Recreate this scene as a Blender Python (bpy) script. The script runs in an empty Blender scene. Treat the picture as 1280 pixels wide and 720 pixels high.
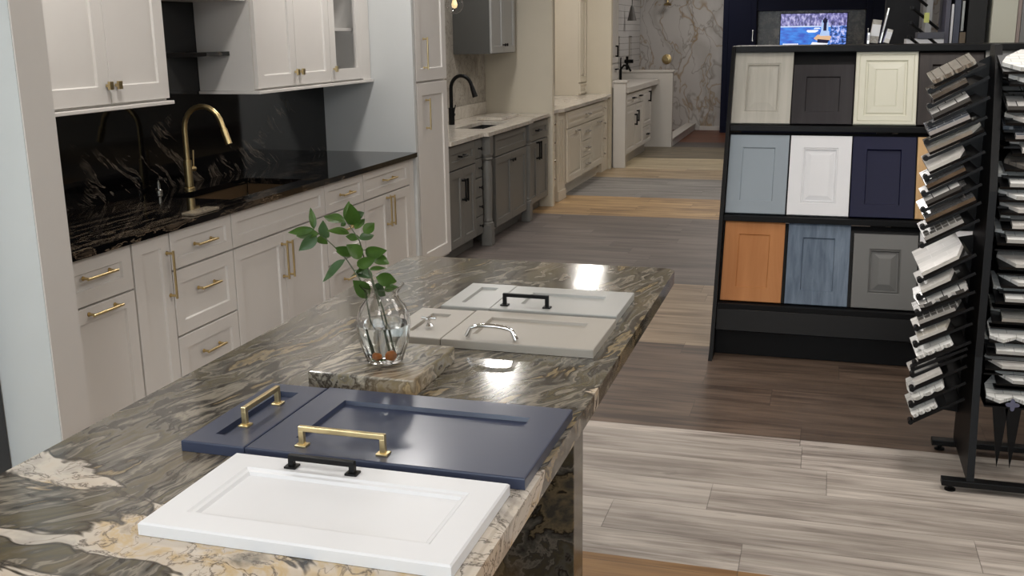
import bpy, bmesh, math, random
from mathutils import Matrix, Vector

# ---------------------------------------------------------------- camera, light, exposure
scene = bpy.context.scene
COL = scene.collection
random.seed(11)

FOC = 1293.38
YAW, PITCH, ROLL = -0.29446235, 0.23970297, -0.0138483
def make_camera():
    cy, sy, cp, sp = math.cos(YAW), math.sin(YAW), math.cos(PITCH), math.sin(PITCH)
    fwd = Vector((sy * cp, cy * cp, -sp)); r0 = Vector((cy, -sy, 0)); u0 = r0.cross(fwd)
    c, s = math.cos(ROLL), math.sin(ROLL)
    r = c * r0 + s * u0; u = -s * r0 + c * u0
    cam = bpy.data.cameras.new('camera'); cam.sensor_width = 36.0; cam.lens = FOC / 1280 * 36.0
    cam.clip_start = 0.05
    o = bpy.data.objects.new('camera', cam); COL.objects.link(o)
    o.matrix_world = Matrix(((r.x, u.x, -fwd.x, 0), (r.y, u.y, -fwd.y, 0), (r.z, u.z, -fwd.z, 1.66), (0, 0, 0, 1)))
    scene.camera = o
make_camera()

scene.view_settings.view_transform = 'Standard'
scene.view_settings.look = 'None'
scene.view_settings.gamma = 1.0
scene.view_settings.use_curve_mapping = False
scene.view_settings.exposure = 0.08
try:
    scene.cycles.use_denoising = True
    scene.cycles.max_bounces = 10
    scene.cycles.transparent_max_bounces = 12
    scene.cycles.caustics_reflective = False
    scene.cycles.caustics_refractive = True
    scene.cycles.sample_clamp_indirect = 4.0
except Exception:
    pass

world = bpy.data.worlds.new('world'); scene.world = world; world.use_nodes = True
bg = world.node_tree.nodes['Background']
bg.inputs['Color'].default_value = (0.78, 0.89, 1.0, 1); bg.inputs['Strength'].default_value = 1.4

CEIL = 2.9
def area(name, loc, size, size_y, power, color, rot=(0, 0, 0), spread=180):
    l = bpy.data.lights.new(name, 'AREA'); l.shape = 'RECTANGLE'; l.size = size; l.size_y = size_y
    l.energy = power; l.color = color; l.spread = math.radians(spread)
    o = bpy.data.objects.new(name, l); COL.objects.link(o); o.location = loc; o.rotation_euler = rot
    return o
WARM = (1.0, 0.93, 0.86); NEUT = (1.0, 0.965, 0.93); COOL = (0.86, 0.945, 1.0)
# daylight coming in through the shop window behind the camera
area('window_daylight', (-1.6, -3.9, 1.7), 6.0, 2.4, 138, COOL, (math.radians(90), 0, 0))
# ceiling panels: (x, y, size x, size y, watts, colour, what it is near)
PANELS = [(-0.75, -0.6, .6, 1.2, 16, NEUT), (1.4, 0.6, .6, 1.2, 22, NEUT), (0.5, 3.1, .6, 1.2, 17, NEUT), (2.2, 3.2, .6, 1.2, 14, NEUT),
          (0.7, 5.2, .6, .6, 10, NEUT), (-0.9, 6.6, .6, .6, 9, NEUT), (-0.6, 10.2, .6, 1.2, 14, WARM),
          (-1.0, 14.0, .6, 1.2, 18, WARM), (-1.9, 17.0, .6, .6, 10, WARM), (1.6, 8.8, .6, 1.2, 10, WARM)]
SPOTS = [(-2.30, 0.9, .2, .42, 12, NEUT), (-2.32, 3.2, .2, .42, 15, NEUT), (-2.36, 5.55, .2, .42, 15, NEUT), (-2.52, 7.98, .2, .42, 13, NEUT), (-2.5, 11.3, .2, .9, 13, WARM)]

# ---------------------------------------------------------------- node helpers
def srgb(r, g, b):
    f = lambda c: (c / 255) / 12.92 if c / 255 <= 0.04045 else ((c / 255 + 0.055) / 1.055) ** 2.4
    return (f(r), f(g), f(b), 1.0)

class NT:
    def __init__(s, name):
        s.m = bpy.data.materials.new(name); s.m.use_nodes = True
        s.t = s.m.node_tree; s.b = s.t.nodes['Principled BSDF']
    def n(s, kind, ins=None, **props):
        nd = s.t.nodes.new(kind)
        for k, v in props.items(): setattr(nd, k, v)
        for k, v in (ins or {}).items():
            sock = nd.inputs[k]
            if isinstance(v, bpy.types.NodeSocket): s.t.links.new(v, sock)
            else: sock.default_value = v
        return nd
    def math(s, op, a, b=0.0, c=0.0):
        return s.n('ShaderNodeMath', {0: a, 1: b, 2: c}, operation=op).outputs[0]
    def vmath(s, op, a, b=(0, 0, 0)):
        return s.n('ShaderNodeVectorMath', {0: a, 1: b}, operation=op).outputs[0]
    def pos(s): return s.n('ShaderNodeNewGeometry').outputs['Position']
    def obj(s): return s.n('ShaderNodeTexCoord').outputs['Object']
    def noise(s, v, scale=5, detail=4, rough=.5, dist=0.0, out='Fac'):
        return s.n('ShaderNodeTexNoise', {'Vector': v, 'Scale': scale, 'Detail': detail, 'Roughness': rough, 'Distortion': dist}).outputs[out]
    def ramp(s, f, stops, interp='LINEAR'):
        r = s.n('ShaderNodeValToRGB', {'Fac': f}); r.color_ramp.interpolation = interp
        e = r.color_ramp.elements
        while len(e) < len(stops): e.new(0.5)
        for i, (p, c) in enumerate(stops):
            e[i].position = p; e[i].color = c if len(c) == 4 else (*c, 1)
        return r.outputs['Color']
    def mix(s, f, a, b, mode='MIX'):
        return s.n('ShaderNodeMix', {0: f, 6: a, 7: b}, data_type='RGBA', blend_type=mode).outputs[2]
    def mapping(s, v, scale=(1, 1, 1), rot=(0, 0, 0), loc=(0, 0, 0)):
        return s.n('ShaderNodeMapping', {'Vector': v, 'Scale': scale, 'Rotation': rot, 'Location': loc}).outputs[0]
    def set(s, **k):
        for a, v in k.items():
            sock = s.b.inputs[a.replace('_', ' ')]
            if isinstance(v, bpy.types.NodeSocket): s.t.links.new(v, sock)
            else: sock.default_value = v
        return s
    def bump(s, h, strength=.2, distance=.01):
        o = s.n('ShaderNodeBump', {'Height': h, 'Strength': strength, 'Distance': distance}).outputs[0]
        s.t.links.new(o, s.b.inputs['Normal']); return s

MATS = {}
def paint(name, rgb, rough=.4, metal=0.0, var=.03, coat=0.0, scale=6, spec=.5):
    if name in MATS: return MATS[name]
    t = NT(name); c = srgb(*rgb)
    f = t.noise(t.pos(), scale, 3)
    d = tuple(x * (1 - var * 2) for x in c[:3]) + (1,)
    t.set(Base_Color=t.mix(f, d, c), Roughness=rough, Metallic=metal, Specular_IOR_Level=spec)
    if coat: t.set(Coat_Weight=coat, Coat_Roughness=.15)
    MATS[name] = t.m; return t.m

def grainwood(name, a, b, rough=.45, sc=(30, 2.2, 8), rot=(0, 0, 0), contrast=.5, strong=False):
    t = NT(name); v = t.mapping(t.obj(), sc, rot)
    n1 = t.noise(v, 1.0, 6, .6, .6)
    n2 = t.noise(t.mapping(t.obj(), (6, 1.2, 3), rot), 1.0, 3, .5)
    f = t.math('ADD', t.math('MULTIPLY', n1, .65), t.math('MULTIPLY', n2, .35))
    lo, hi = (.5 - contrast / 2 * .5, .5 + contrast / 2 * .5)
    t.set(Base_Color=t.ramp(f, [(lo, srgb(*a)), (hi, srgb(*b))]), Roughness=rough, Specular_IOR_Level=.25)
    if strong: t.bump(n1, .25, .002)
    MATS[name] = t.m; return t.m

def floor_mat():
    t = NT('plank_floor'); p = t.pos()
    s = t.n('ShaderNodeSeparateXYZ', {0: p}); X, Y = s.outputs[0], s.outputs[1]
    yr = t.math('DIVIDE', t.math('SUBTRACT', Y, 3.005), .2285)
    row = t.math('FLOOR', yr)
    off = t.n('ShaderNodeTexWhiteNoise', {'W': row}, noise_dimensions='1D').outputs['Value']
    xr = t.math('ADD', t.math('DIVIDE', X, 1.22), t.math('MULTIPLY', off, 3.7))
    colm = t.math('FLOOR', xr)
    idv = t.n('ShaderNodeCombineXYZ', {0: row, 1: colm, 2: 0.0}).outputs[0]
    wn = t.n('ShaderNodeTexWhiteNoise', {'Vector': idv}, noise_dimensions='2D').outputs['Value']
    fy = t.math('FRACT', yr); fx = t.math('FRACT', xr)
    ey = t.math('LESS_THAN', t.math('MINIMUM', fy, t.math('SUBTRACT', 1.0, fy)), .008)
    ex = t.math('LESS_THAN', t.math('MINIMUM', fx, t.math('SUBTRACT', 1.0, fx)), .0012)
    seam = t.math('MAXIMUM', ey, ex)
    gv = t.n('ShaderNodeCombineXYZ', {0: t.math('MULTIPLY', X, 2.2), 1: t.math('MULTIPLY', Y, 34.0), 2: t.math('MULTIPLY', wn, 40.0)}).outputs[0]
    g1 = t.noise(gv, 1.0, 7, .62, .5)
    gv2 = t.n('ShaderNodeCombineXYZ', {0: t.math('MULTIPLY', X, 1.3), 1: t.math('MULTIPLY', Y, 8.0), 2: t.math('MULTIPLY', wn, 40.0)}).outputs[0]
    g2 = t.noise(gv2, 1.0, 3, .5, .3)
    g = t.math('ADD', t.math('MULTIPLY', g1, .55), t.math('MULTIPLY', g2, .45))
    yn = t.math('DIVIDE', Y, 20.0)
    B = [(-9, (118, 84, 46), (158, 122, 78)), (3.005, (120, 110, 102), (198, 189, 179)), (4.175, (60, 48, 40), (112, 94, 80)), (5.44, (112, 94, 76), (170, 150, 126)),
         (6.82, (74, 68, 66), (122, 112, 106)), (9.38, (104, 78, 56), (196, 164, 118)), (10.55, (92, 90, 88), (150, 147, 143)), (12.1, (120, 104, 82), (182, 162, 132)),
         (12.95, (150, 136, 110), (200, 186, 156)), (14.1, (90, 82, 68), (140, 130, 110)), (15.6, (62, 58, 58), (96, 90, 88)), (16.3, (78, 46, 34), (120, 76, 56))]
    lo = t.ramp(yn, [(max(0, b[0] / 20), srgb(*b[1])) for b in B], 'CONSTANT')
    hi = t.ramp(yn, [(max(0, b[0] / 20), srgb(*b[2])) for b in B], 'CONSTANT')
    f = t.n('ShaderNodeMapRange', {0: g, 1: .40, 2: .60, 3: 0.0, 4: 1.0}).outputs[0]
    c = t.mix(f, lo, hi)
    c = t.mix(t.math('MULTIPLY', t.math('SUBTRACT', wn, .0), .30), c, t.mix(.55, lo, hi))
    sh = t.math('SUBTRACT', 1.07, t.math('MULTIPLY', wn, .16))
    c = t.mix(1.0, c, t.n('ShaderNodeCombineColor', {0: sh, 1: sh, 2: sh}).outputs[0], 'MULTIPLY')
    c = t.mix(t.math('MULTIPLY', seam, .55), c, (.03, .025, .02, 1))
    kn = t.noise(t.n('ShaderNodeCombineXYZ', {0: t.math('MULTIPLY', X, 5.0), 1: t.math('MULTIPLY', Y, 20.0), 2: t.math('MULTIPLY', wn, 9.0)}).outputs[0], 1.0, 4, .6, .4)
    kf = t.n('ShaderNodeMapRange', {0: kn, 1: .66, 2: .80, 3: 0.0, 4: .6}).outputs[0]
    c = t.mix(kf, c, t.mix(.55, lo, (.02, .015, .012, 1)))
    hl = t.n('ShaderNodeMapRange', {0: fy, 1: .78, 2: .97, 3: 0.0, 4: .45}).outputs[0]
    c = t.mix(t.math('MULTIPLY', hl, t.math('GREATER_THAN', wn, .35)), c, hi)
    t.set(Base_Color=c, Specular_IOR_Level=.35, Roughness=t.math('ADD', .38, t.math('MULTIPLY', g1, .15)))
    t.bump(t.math('SUBTRACT', t.math('MULTIPLY', g1, .3), seam), .12, .002)
    return t.m

def granite_mat(name='flowing_quartzite', lift=1.0, cream_on=True, seed=0.0):
    """brown, grey and olive flowing quartzite with cream and orange patches"""
    t = NT(name); p = t.pos()
    q = t.mapping(p, (1, 1, 1), (0, 0, math.radians(16)), (seed, seed, 0))
    w1 = t.vmath('SUBTRACT', t.noise(q, 1.7, 3, .5, 0, 'Color'), (.5, .5, .5))
    q1 = t.vmath('ADD', q, t.vmath('MULTIPLY', w1, (.34, .5, .3)))
    w2 = t.vmath('SUBTRACT', t.noise(q1, 6.5, 3, .55, 0, 'Color'), (.5, .5, .5))
    q2 = t.vmath('ADD', q1, t.vmath('MULTIPLY', w2, (.055, .13, .06)))
    st = t.mapping(q2, (7.4, 1.35, 4.6))
    n = t.noise(st, 1.0, 6, .56)
    fine = t.noise(t.mapping(q2, (44, 7, 24)), 1.0, 4, .6)
    f = t.math('ADD', t.math('MULTIPLY', n, .86), t.math('MULTIPLY', fine, .14))
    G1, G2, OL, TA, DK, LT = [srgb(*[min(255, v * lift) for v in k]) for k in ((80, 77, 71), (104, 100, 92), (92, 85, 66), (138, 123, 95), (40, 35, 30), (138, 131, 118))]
    base = t.ramp(f, [(.30, OL), (.36, G1), (.40, TA), (.415, DK), (.43, G1), (.455, G2), (.47, LT), (.48, G1), (.505, OL), (.53, G2), (.545, DK), (.56, G1), (.59, LT), (.61, G1), (.64, DK), (.68, TA), (.74, G2)])
    big = t.n('ShaderNodeMapRange', {0: t.noise(t.mapping(q1, (2.2, 1.1, 1.5)), 1.0, 3), 1: .56, 2: .70, 3: 0.0, 4: .55}).outputs[0]
    base = t.mix(big, base, t.mix(fine, srgb(150, 126, 92), srgb(176, 156, 124)))
    s = t.n('ShaderNodeSeparateXYZ', {0: p})
    m = t.noise(t.mapping(q1, (1.3, 4.2, 2.2)), 1.0, 5, .6)
    near = t.n('ShaderNodeMapRange', {0: s.outputs[1], 1: 1.10, 2: 1.75, 3: .18, 4: -.10}).outputs[0]
    edge = t.n('ShaderNodeMapRange', {0: t.math('ADD', s.outputs[0], t.math('MULTIPLY', s.outputs[1], -.22)), 1: -.98, 2: -.76, 3: 0.0, 4: .16}).outputs[0]
    mm = t.math('ADD', t.math('ADD', m, near), edge)
    mask = t.n('ShaderNodeMapRange', {0: mm, 1: .585, 2: .60, 3: 0.0, 4: 1.0}).outputs[0]
    c1 = t.noise(t.mapping(q2, (5, 9, 7)), 1.0, 6, .6); c2 = t.noise(t.mapping(q2, (10, 7, 9), (0, 0, .8)), 1.0, 5, .6)
    k1 = t.n('ShaderNodeMapRange', {0: t.math('ABSOLUTE', t.math('SUBTRACT', c1, .5)), 1: 0.0, 2: .016, 3: .8, 4: 0.0}).outputs[0]
    k2 = t.n('ShaderNodeMapRange', {0: t.math('ABSOLUTE', t.math('SUBTRACT', c2, .47)), 1: 0.0, 2: .010, 3: .6, 4: 0.0}).outputs[0]
    cn = t.noise(t.mapping(q2, (4, 6, 4)), 1.3, 5, .6)
    cream = t.ramp(cn, [(.34, srgb(158, 152, 144)), (.44, srgb(196, 188, 176)), (.53, srgb(194, 182, 166)), (.58, srgb(188, 166, 128)), (.61, srgb(192, 178, 158)), (.70, srgb(120, 112, 98))])
    cream = t.mix(t.math('MAXIMUM', k1, k2), cream, srgb(50, 40, 33))
    halo = t.n('ShaderNodeMapRange', {0: t.math('ABSOLUTE', t.math('SUBTRACT', mm, .585)), 1: 0.0, 2: .016, 3: .75, 4: 0.0}).outputs[0]
    c = base
    if cream_on:
        c = t.mix(mask, base, cream)
        c = t.mix(halo, c, srgb(46, 38, 32))
    t.set(Base_Color=c, Roughness=.14, Specular_IOR_Level=.45, Coat_Weight=.15, Coat_Roughness=.04)
    return t.m

def black_stone(name='black_veined_granite', flat_=False):
    t = NT(name); p = t.pos()
    w = t.vmath('SUBTRACT', t.noise(p, 1.6, 3, .5, 0, 'Color'), (.5, .5, .5))
    q = t.vmath('ADD', p, t.vmath('MULTIPLY', w, (.12, .5, .12) if flat_ else (.3, .30, .28)))
    w2 = t.vmath('SUBTRACT', t.noise(q, 9, 3, .5, 0, 'Color'), (.5, .5, .5))
    q = t.vmath('ADD', q, t.vmath('MULTIPLY', w2, (.02, .04, .03)))
    if flat_: sc = (26, 2.2, 20)
    else:
        q = t.mapping(q, (1, 1, 1), (math.radians(38), 0, 0)); sc = (6, 2.6, 26)
    n = t.noise(t.mapping(q, sc), 1.0, 6, .6)
    line = t.n('ShaderNodeMapRange', {0: t.math('ABSOLUTE', t.math('SUBTRACT', n, .53)), 1: 0.0, 2: .022, 3: 1.0, 4: 0.0}).outputs[0]
    soft = t.n('ShaderNodeMapRange', {0: n, 1: .54, 2: .72, 3: 0.0, 4: .45}).outputs[0]
    s = t.n('ShaderNodeSeparateXYZ', {0: p})
    bias = t.n('ShaderNodeMapRange', {0: s.outputs[1], 1: 3.0, 2: 5.0, 3: .15, 4: -.02}).outputs[0]
    if not flat_: bias = t.math('ADD', bias, t.n('ShaderNodeMapRange', {0: s.outputs[2], 1: .95, 2: 1.35, 3: .09, 4: -.07}).outputs[0])
    bm_ = t.math('ADD', t.noise(t.mapping(p, (1.5, 1.5, 2.2), (.5, 0, 0)), 1.3, 3), bias)
    big = t.n('ShaderNodeMapRange', {0: bm_, 1: .50 if flat_ else .55, 2: .63, 3: .04, 4: 1.0}).outputs[0]
    f = t.math('MULTIPLY', t.math('MAXIMUM', t.math('MULTIPLY', line, .55), soft), big)
    t.set(Base_Color=t.mix(f, (.0025, .0025, .003, 1), srgb(146, 128, 108) if flat_ else srgb(160, 146, 130)), Roughness=.06, Specular_IOR_Level=.42)
    return t.m

def calacatta(name, base=(206, 203, 200), vein=(128, 120, 110), gold=(150, 120, 72), sc=1.0, rough=.2):
    t = NT(name); p = t.pos()
    w = t.vmath('SUBTRACT', t.noise(p, .9 * sc, 4, .5, 0, 'Color'), (.5, .5, .5))
    q = t.vmath('ADD', p, t.vmath('MULTIPLY', w, (.9, .9, 1.2)))
    q = t.mapping(q, (1.5 * sc, 1.5 * sc, .6 * sc), (0, math.radians(26), 0))
    def vein_mask(scale, wd, seed, det=2):
        n = t.noise(t.mapping(q, (1, 1, 1), (0, 0, 0), (seed, seed, 0)), scale, det, .45)
        return t.n('ShaderNodeMapRange', {0: t.math('ABSOLUTE', t.math('SUBTRACT', n, .5)), 1: 0.0, 2: wd, 3: 1.0, 4: 0.0}).outputs[0]
    c = t.mix(t.noise(p, 1.5, 3), srgb(*[x - 14 for x in base]), srgb(*base))
    c = t.mix(t.math('MULTIPLY', vein_mask(.8, .06, 3.1), .30), c, srgb(*vein))
    c = t.mix(t.math('MULTIPLY', vein_mask(.7, .012, 0.0, 3), .65), c, srgb(*gold))
    c = t.mix(t.math('MULTIPLY', vein_mask(1.1, .012, 7.7, 3), .55), c, srgb(*vein))
    c = t.mix(t.math('MULTIPLY', vein_mask(1.9, .018, 15.2, 4), .62), c, srgb(*gold))
    c = t.mix(t.math('MULTIPLY', vein_mask(2.4, .018, 22.9, 4), .6), c, srgb(*vein))
    t.set(Base_Color=c, Roughness=rough); return t.m

def speckle(name, a, b, c, rough=.25):
    t = NT(name); p = t.pos()
    n = t.noise(p, 7, 8, .7, .8); n2 = t.noise(p, 40, 4, .6)
    f = t.math('ADD', t.math('MULTIPLY', n, .7), t.math('MULTIPLY', n2, .3))
    t.set(Base_Color=t.ramp(f, [(.38, srgb(*a)), (.5, srgb(*b)), (.6, srgb(*c))]), Roughness=rough); return t.m

def tile_mat(name, cols, grout, w, h, rough=.2, metal=0.0, rot=0.0, off=.5, mortar=.004, streak=True):
    t = NT(name); o = t.mapping(t.obj(), (1, 1, 1), (0, 0, rot))
    b = t.n('ShaderNodeTexBrick', {'Vector': o, 'Scale': 1.0, 'Color1': srgb(*cols[0]), 'Color2': srgb(*cols[1]), 'Mortar': srgb(*grout),
            'Mortar Size': mortar * .5, 'Brick Width': w, 'Row Height': h, 'Bias': 0.0}, offset=off)
    c = b.outputs['Color']
    if streak: c = t.mix(t.math('MULTIPLY', t.noise(t.mapping(t.obj(), (18, 60, 20)), 1.0, 4), .5), c, srgb(*cols[-1]), 'MIX')
    t.set(Base_Color=c, Roughness=rough, Metallic=metal)
    t.bump(t.math('SUBTRACT', 1.0, b.outputs['Fac']), .3, .002); return t.m

def metal(name, rgb, rough=.25):
    t = NT(name); t.set(Base_Color=t.mix(t.noise(t.obj(), 60, 2), srgb(*rgb), srgb(*[min(255, x + 12) for x in rgb])), Metallic=1.0, Roughness=rough); return t.m

def glass(name, ior=1.45, col=(1, 1, 1, 1), rough=0.0):
    t = NT(name); t.set(Base_Color=col, Roughness=rough, IOR=ior, Transmission_Weight=1.0); return t.m

def thin_glass(name):
    t = NT(name); nt = t.t
    tr = nt.nodes.new('ShaderNodeBsdfTransparent'); gl = nt.nodes.new('ShaderNodeBsdfGlossy'); gl.inputs['Roughness'].default_value = .02
    lw = nt.nodes.new('ShaderNodeLayerWeight'); lw.inputs[0].default_value = .5
    fr = nt.nodes.new('ShaderNodeMath'); fr.operation = 'POWER'; fr.inputs[1].default_value = 5.0; nt.links.new(lw.outputs['Facing'], fr.inputs[0])
    ad = nt.nodes.new('ShaderNodeMath'); ad.inputs[1].default_value = .04; nt.links.new(fr.outputs[0], ad.inputs[0]); fr = ad
    mx = nt.nodes.new('ShaderNodeMixShader'); nt.links.new(fr.outputs[0], mx.inputs[0]); nt.links.new(tr.outputs[0], mx.inputs[1]); nt.links.new(gl.outputs[0], mx.inputs[2])
    nt.links.new(mx.outputs[0], nt.nodes['Material Output'].inputs[0]); return t.m

def emit(name, rgb, strength):
    t = NT(name); t.set(Base_Color=srgb(*rgb), Emission_Color=srgb(*rgb), Emission_Strength=strength); return t.m

M_FLOOR = floor_mat(); M_GRAN = granite_mat(); M_GRANL = granite_mat('shaded_flowing_quartzite', .8, False, 3.0); M_GRANR = granite_mat('light_flowing_quartzite', 1.32, False, 7.0); M_BLACK = black_stone(); M_BLACKT = black_stone('black_streaked_granite_top', True)  # leg copy of the island stone is darkened: shade under the overhang painted in
M_CALA = calacatta('gold_veined_marble'); M_CALB = calacatta('pale_grey_marble', (178, 172, 162), (96, 88, 78), (118, 108, 92), 2.6, .35)
M_WHITE = paint('greige_white_cabinet_paint', (220, 216, 211), .38)
M_WALLC = paint('cream_wall_paint', (214, 206, 188), .75)
M_WALLW = paint('white_wall_paint', (222, 224, 222), .7)
M_CEIL = paint('ceiling_paint', (225, 222, 215), .9)
M_PANELW = paint('white_end_panel_paint', (214, 220, 220), .45)
M_GREY = paint('slate_grey_cabinet_paint', (114, 112, 107), .4)
M_GREYD = paint('shaded_slate_grey_paint', (82, 82, 80), .5, spec=.2)  # shaded side of the grey wall cabinet, darkness put into the paint
M_CREAM = paint('glazed_cream_cabinet_paint', (214, 206, 190), .4)
M_VAN = paint('white_vanity_paint', (210, 206, 200), .4)
M_CTRL = calacatta('pale_quartz_counter', (214, 208, 198), (170, 160, 148), (186, 176, 160), 2.5, .15)
M_BRASS = metal('brushed_brass', (198, 176, 128), .33)
M_BRASS2 = metal('pale_champagne_brass', (206, 186, 140), .3)
M_CHROME = metal('polished_chrome', (225, 225, 225), .06)
M_NICKEL = metal('satin_nickel', (190, 186, 178), .25)
M_BLK = paint('matte_black_metal', (9, 9, 10), .42, spec=.22)
M_BLKP = paint('black_painted_wood', (17, 17, 18), .45, spec=.2)
M_NAVYS = paint('navy_blue_sample_paint', (50, 58, 80), .32, coat=.15)
M_WHS = paint('bright_white_sample_paint', (222, 224, 227), .4)
M_GRS = paint('warm_grey_sample_paint', (160, 155, 146), .4)
M_GRS2 = paint('cool_grey_sample_paint', (164, 165, 162), .32)
M_STEEL = metal('stainless_steel', (120, 118, 112), .3)
M_DARK = paint('dark_interior', (30, 30, 31), .8)
M_NAVYW = paint('navy_wall_unit_paint', (14, 19, 44), .5, spec=.15)

# ---------------------------------------------------------------- geometry helpers
I4 = Matrix.Identity(4)
WM = {}
def frame(o, u, v, n):
    return Matrix(((u[0], v[0], n[0], o[0]), (u[1], v[1], n[1], o[1]), (u[2], v[2], n[2], o[2]), (0, 0, 0, 1)))
def face_x(x, y, z): return frame((x, y, z), (0, 1, 0), (0, 0, 1), (1, 0, 0))      # looks towards +X
def face_my(x, y, z, lean=0.0):                                                     # looks towards -Y, leaning back
    s, c = math.sin(lean), math.cos(lean)
    return frame((x, y, z), (1, 0, 0), (0, s, c), (0, -c, s))
def flat(x, y, z): return Matrix.Translation((x, y, z))

def place(o, parent, M):
    if parent is not None:
        o.parent = parent; o.matrix_basis = WM[parent.name].inverted() @ M
    else: o.matrix_basis = M
    WM[o.name] = M.copy()
def tag(o, label=None, cat=None, group=None, kind=None):
    if label: o['label'] = label
    if cat: o['category'] = cat
    if group: o['group'] = group
    if kind: o['kind'] = kind
    return o
def part(name, bm, mat, parent=None, M=I4, smooth=False, label=None):
    bmesh.ops.recalc_face_normals(bm, faces=bm.faces)
    me = bpy.data.meshes.new(name); bm.to_mesh(me); bm.free()
    me.materials.append(mat)
    if smooth:
        for p in me.polygons: p.use_smooth = True
        try: me.set_sharp_from_angle(angle=math.radians(38))
        except Exception: pass
    o = bpy.data.objects.new(name, me); COL.objects.link(o); place(o, parent, M)
    if label: o['label'] = label
    return o
def thing(name, label, cat, M=I4, group=None):
    o = bpy.data.objects.new(name, None); COL.objects.link(o); o.empty_display_size = .1
    place(o, None, M); tag(o, label, cat, group); return o
def struct(name, bm, mat, M=I4):
    return tag(part(name, bm, mat, None, M), kind='structure')
def copy_tree(o, parent=None):
    c = o.copy(); COL.objects.link(c)
    if parent is not None: c.parent = parent
    for ch in [k for k in bpy.data.objects if k.parent == o]: copy_tree(ch, c)
    return c

def BM(): return bmesh.new()
def box(bm, x0, x1, y0, y1, z0, z1, bev=0.0, M=None):
    vs = [bm.verts.new((x, y, z)) for x in (x0, x1) for y in (y0, y1) for z in (z0, z1)]
    idx = [(0, 1, 3, 2), (4, 6, 7, 5), (0, 4, 5, 1), (2, 3, 7, 6), (0, 2, 6, 4), (1, 5, 7, 3)]
    fs = [bm.faces.new([vs[i] for i in f]) for f in idx]
    if bev > 0:
        es = list({e for f in fs for e in f.edges})
        r = bmesh.ops.bevel(bm, geom=es, offset=bev, segments=2, affect='EDGES', profile=.6)
        vs = list({v for f in r['faces'] for v in f.verts} | {v for v in vs if v.is_valid})
    if M is not None:
        for v in vs: v.co = M @ v.co
    return bm
def bx(*a, **k): return box(BM(), *a, **k)
def prism(bm, pts, z0, z1, M=None):
    a = [bm.verts.new((p[0], p[1], z0)) for p in pts]; b = [bm.verts.new((p[0], p[1], z1)) for p in pts]
    bm.faces.new(a[::-1]); bm.faces.new(b)
    n = len(pts)
    for i in range(n): bm.faces.new((a[i], a[(i + 1) % n], b[(i + 1) % n], b[i]))
    if M is not None:
        for v in a + b: v.co = M @ v.co
    return bm
def tube(bm, path, rad, seg=12, cap=True):
    path = [Vector(p) for p in path]; rad = rad if isinstance(rad, (list, tuple)) else [rad] * len(path)
    rings = []; up = None
    for i, p in enumerate(path):
        d = (path[min(i + 1, len(path) - 1)] - path[max(i - 1, 0)]).normalized()
        if up is None:
            up = Vector((0, 0, 1)) if abs(d.z) < .9 else Vector((1, 0, 0))
        s = d.cross(up).normalized(); up = s.cross(d).normalized()
        rings.append([bm.verts.new(p + rad[i] * (math.cos(2 * math.pi * k / seg) * s + math.sin(2 * math.pi * k / seg) * up)) for k in range(seg)])
    for a, b in zip(rings, rings[1:]):
        for k in range(seg): bm.faces.new((a[k], a[(k + 1) % seg], b[(k + 1) % seg], b[k]))
    if cap: bm.faces.new(rings[0][::-1]); bm.faces.new(rings[-1])
    return bm
def lathe(bm, prof, cx=0, cy=0, z=0, seg=32, close=True):
    rings = []
    for r, h in prof:
        if r < 1e-5: rings.append([bm.verts.new((cx, cy, z + h))])
        else: rings.append([bm.verts.new((cx + r * math.cos(2 * math.pi * k / seg), cy + r * math.sin(2 * math.pi * k / seg), z + h)) for k in range(seg)])
    for a, b in zip(rings, rings[1:]):
        for k in range(seg):
            k2 = (k + 1) % seg
            if len(a) == 1: bm.faces.new((a[0], b[k], b[k2]))
            elif len(b) == 1: bm.faces.new((a[k], a[k2], b[0]))
            else: bm.faces.new((a[k], a[k2], b[k2], b[k]))
    return bm
def panel(w, h, t, prof, hl=None):
    """door or drawer front in its own frame: back at n=0; prof = [(inset, height)] from the outer edge inwards"""
    bm = BM(); rings = []
    for ins, z in [(0, 0)] + prof:
        rings.append([bm.verts.new(c) for c in ((ins, ins, z), (w - ins, ins, z), (w - ins, h - ins, z), (ins, h - ins, z))])
    bm.faces.new(rings[0][::-1])
    for a, b in zip(rings, rings[1:]):
        for k in range(4): bm.faces.new((a[k], a[(k + 1) % 4], b[(k + 1) % 4], b[k]))
    bm.faces.new(rings[-1])
    return bm
def shaker(t=.02, s=.06, d=.010): return [(0, t - .0015), (.0015, t), (s, t), (s + .004, t - d)]
def slab_prof(t=.02): return [(0, t - .002), (.002, t)]
def raised(t=.02, s=.06, d=.008, wide=.03):
    return [(0, t - .0015), (.0015, t), (s - .012, t), (s - .006, t - .004), (s - .002, t - .001), (s, t - d), (s + .006, t - d), (s + .006 + wide, t - .002), (s + .01 + wide, t - .0015)]
def ogee(t=.02, s=.05, d=.009):
    return [(0, t - .004), (.004, t), (s * .35, t), (s * .40, t - .003), (s * .45, t - .0005), (s, t - .001), (s + .005, t - d), (s + .012, t - d), (s + .016, t - .004), (s + .05, t), (s + .053, t - .003), (s + .056, t - .001)]

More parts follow.
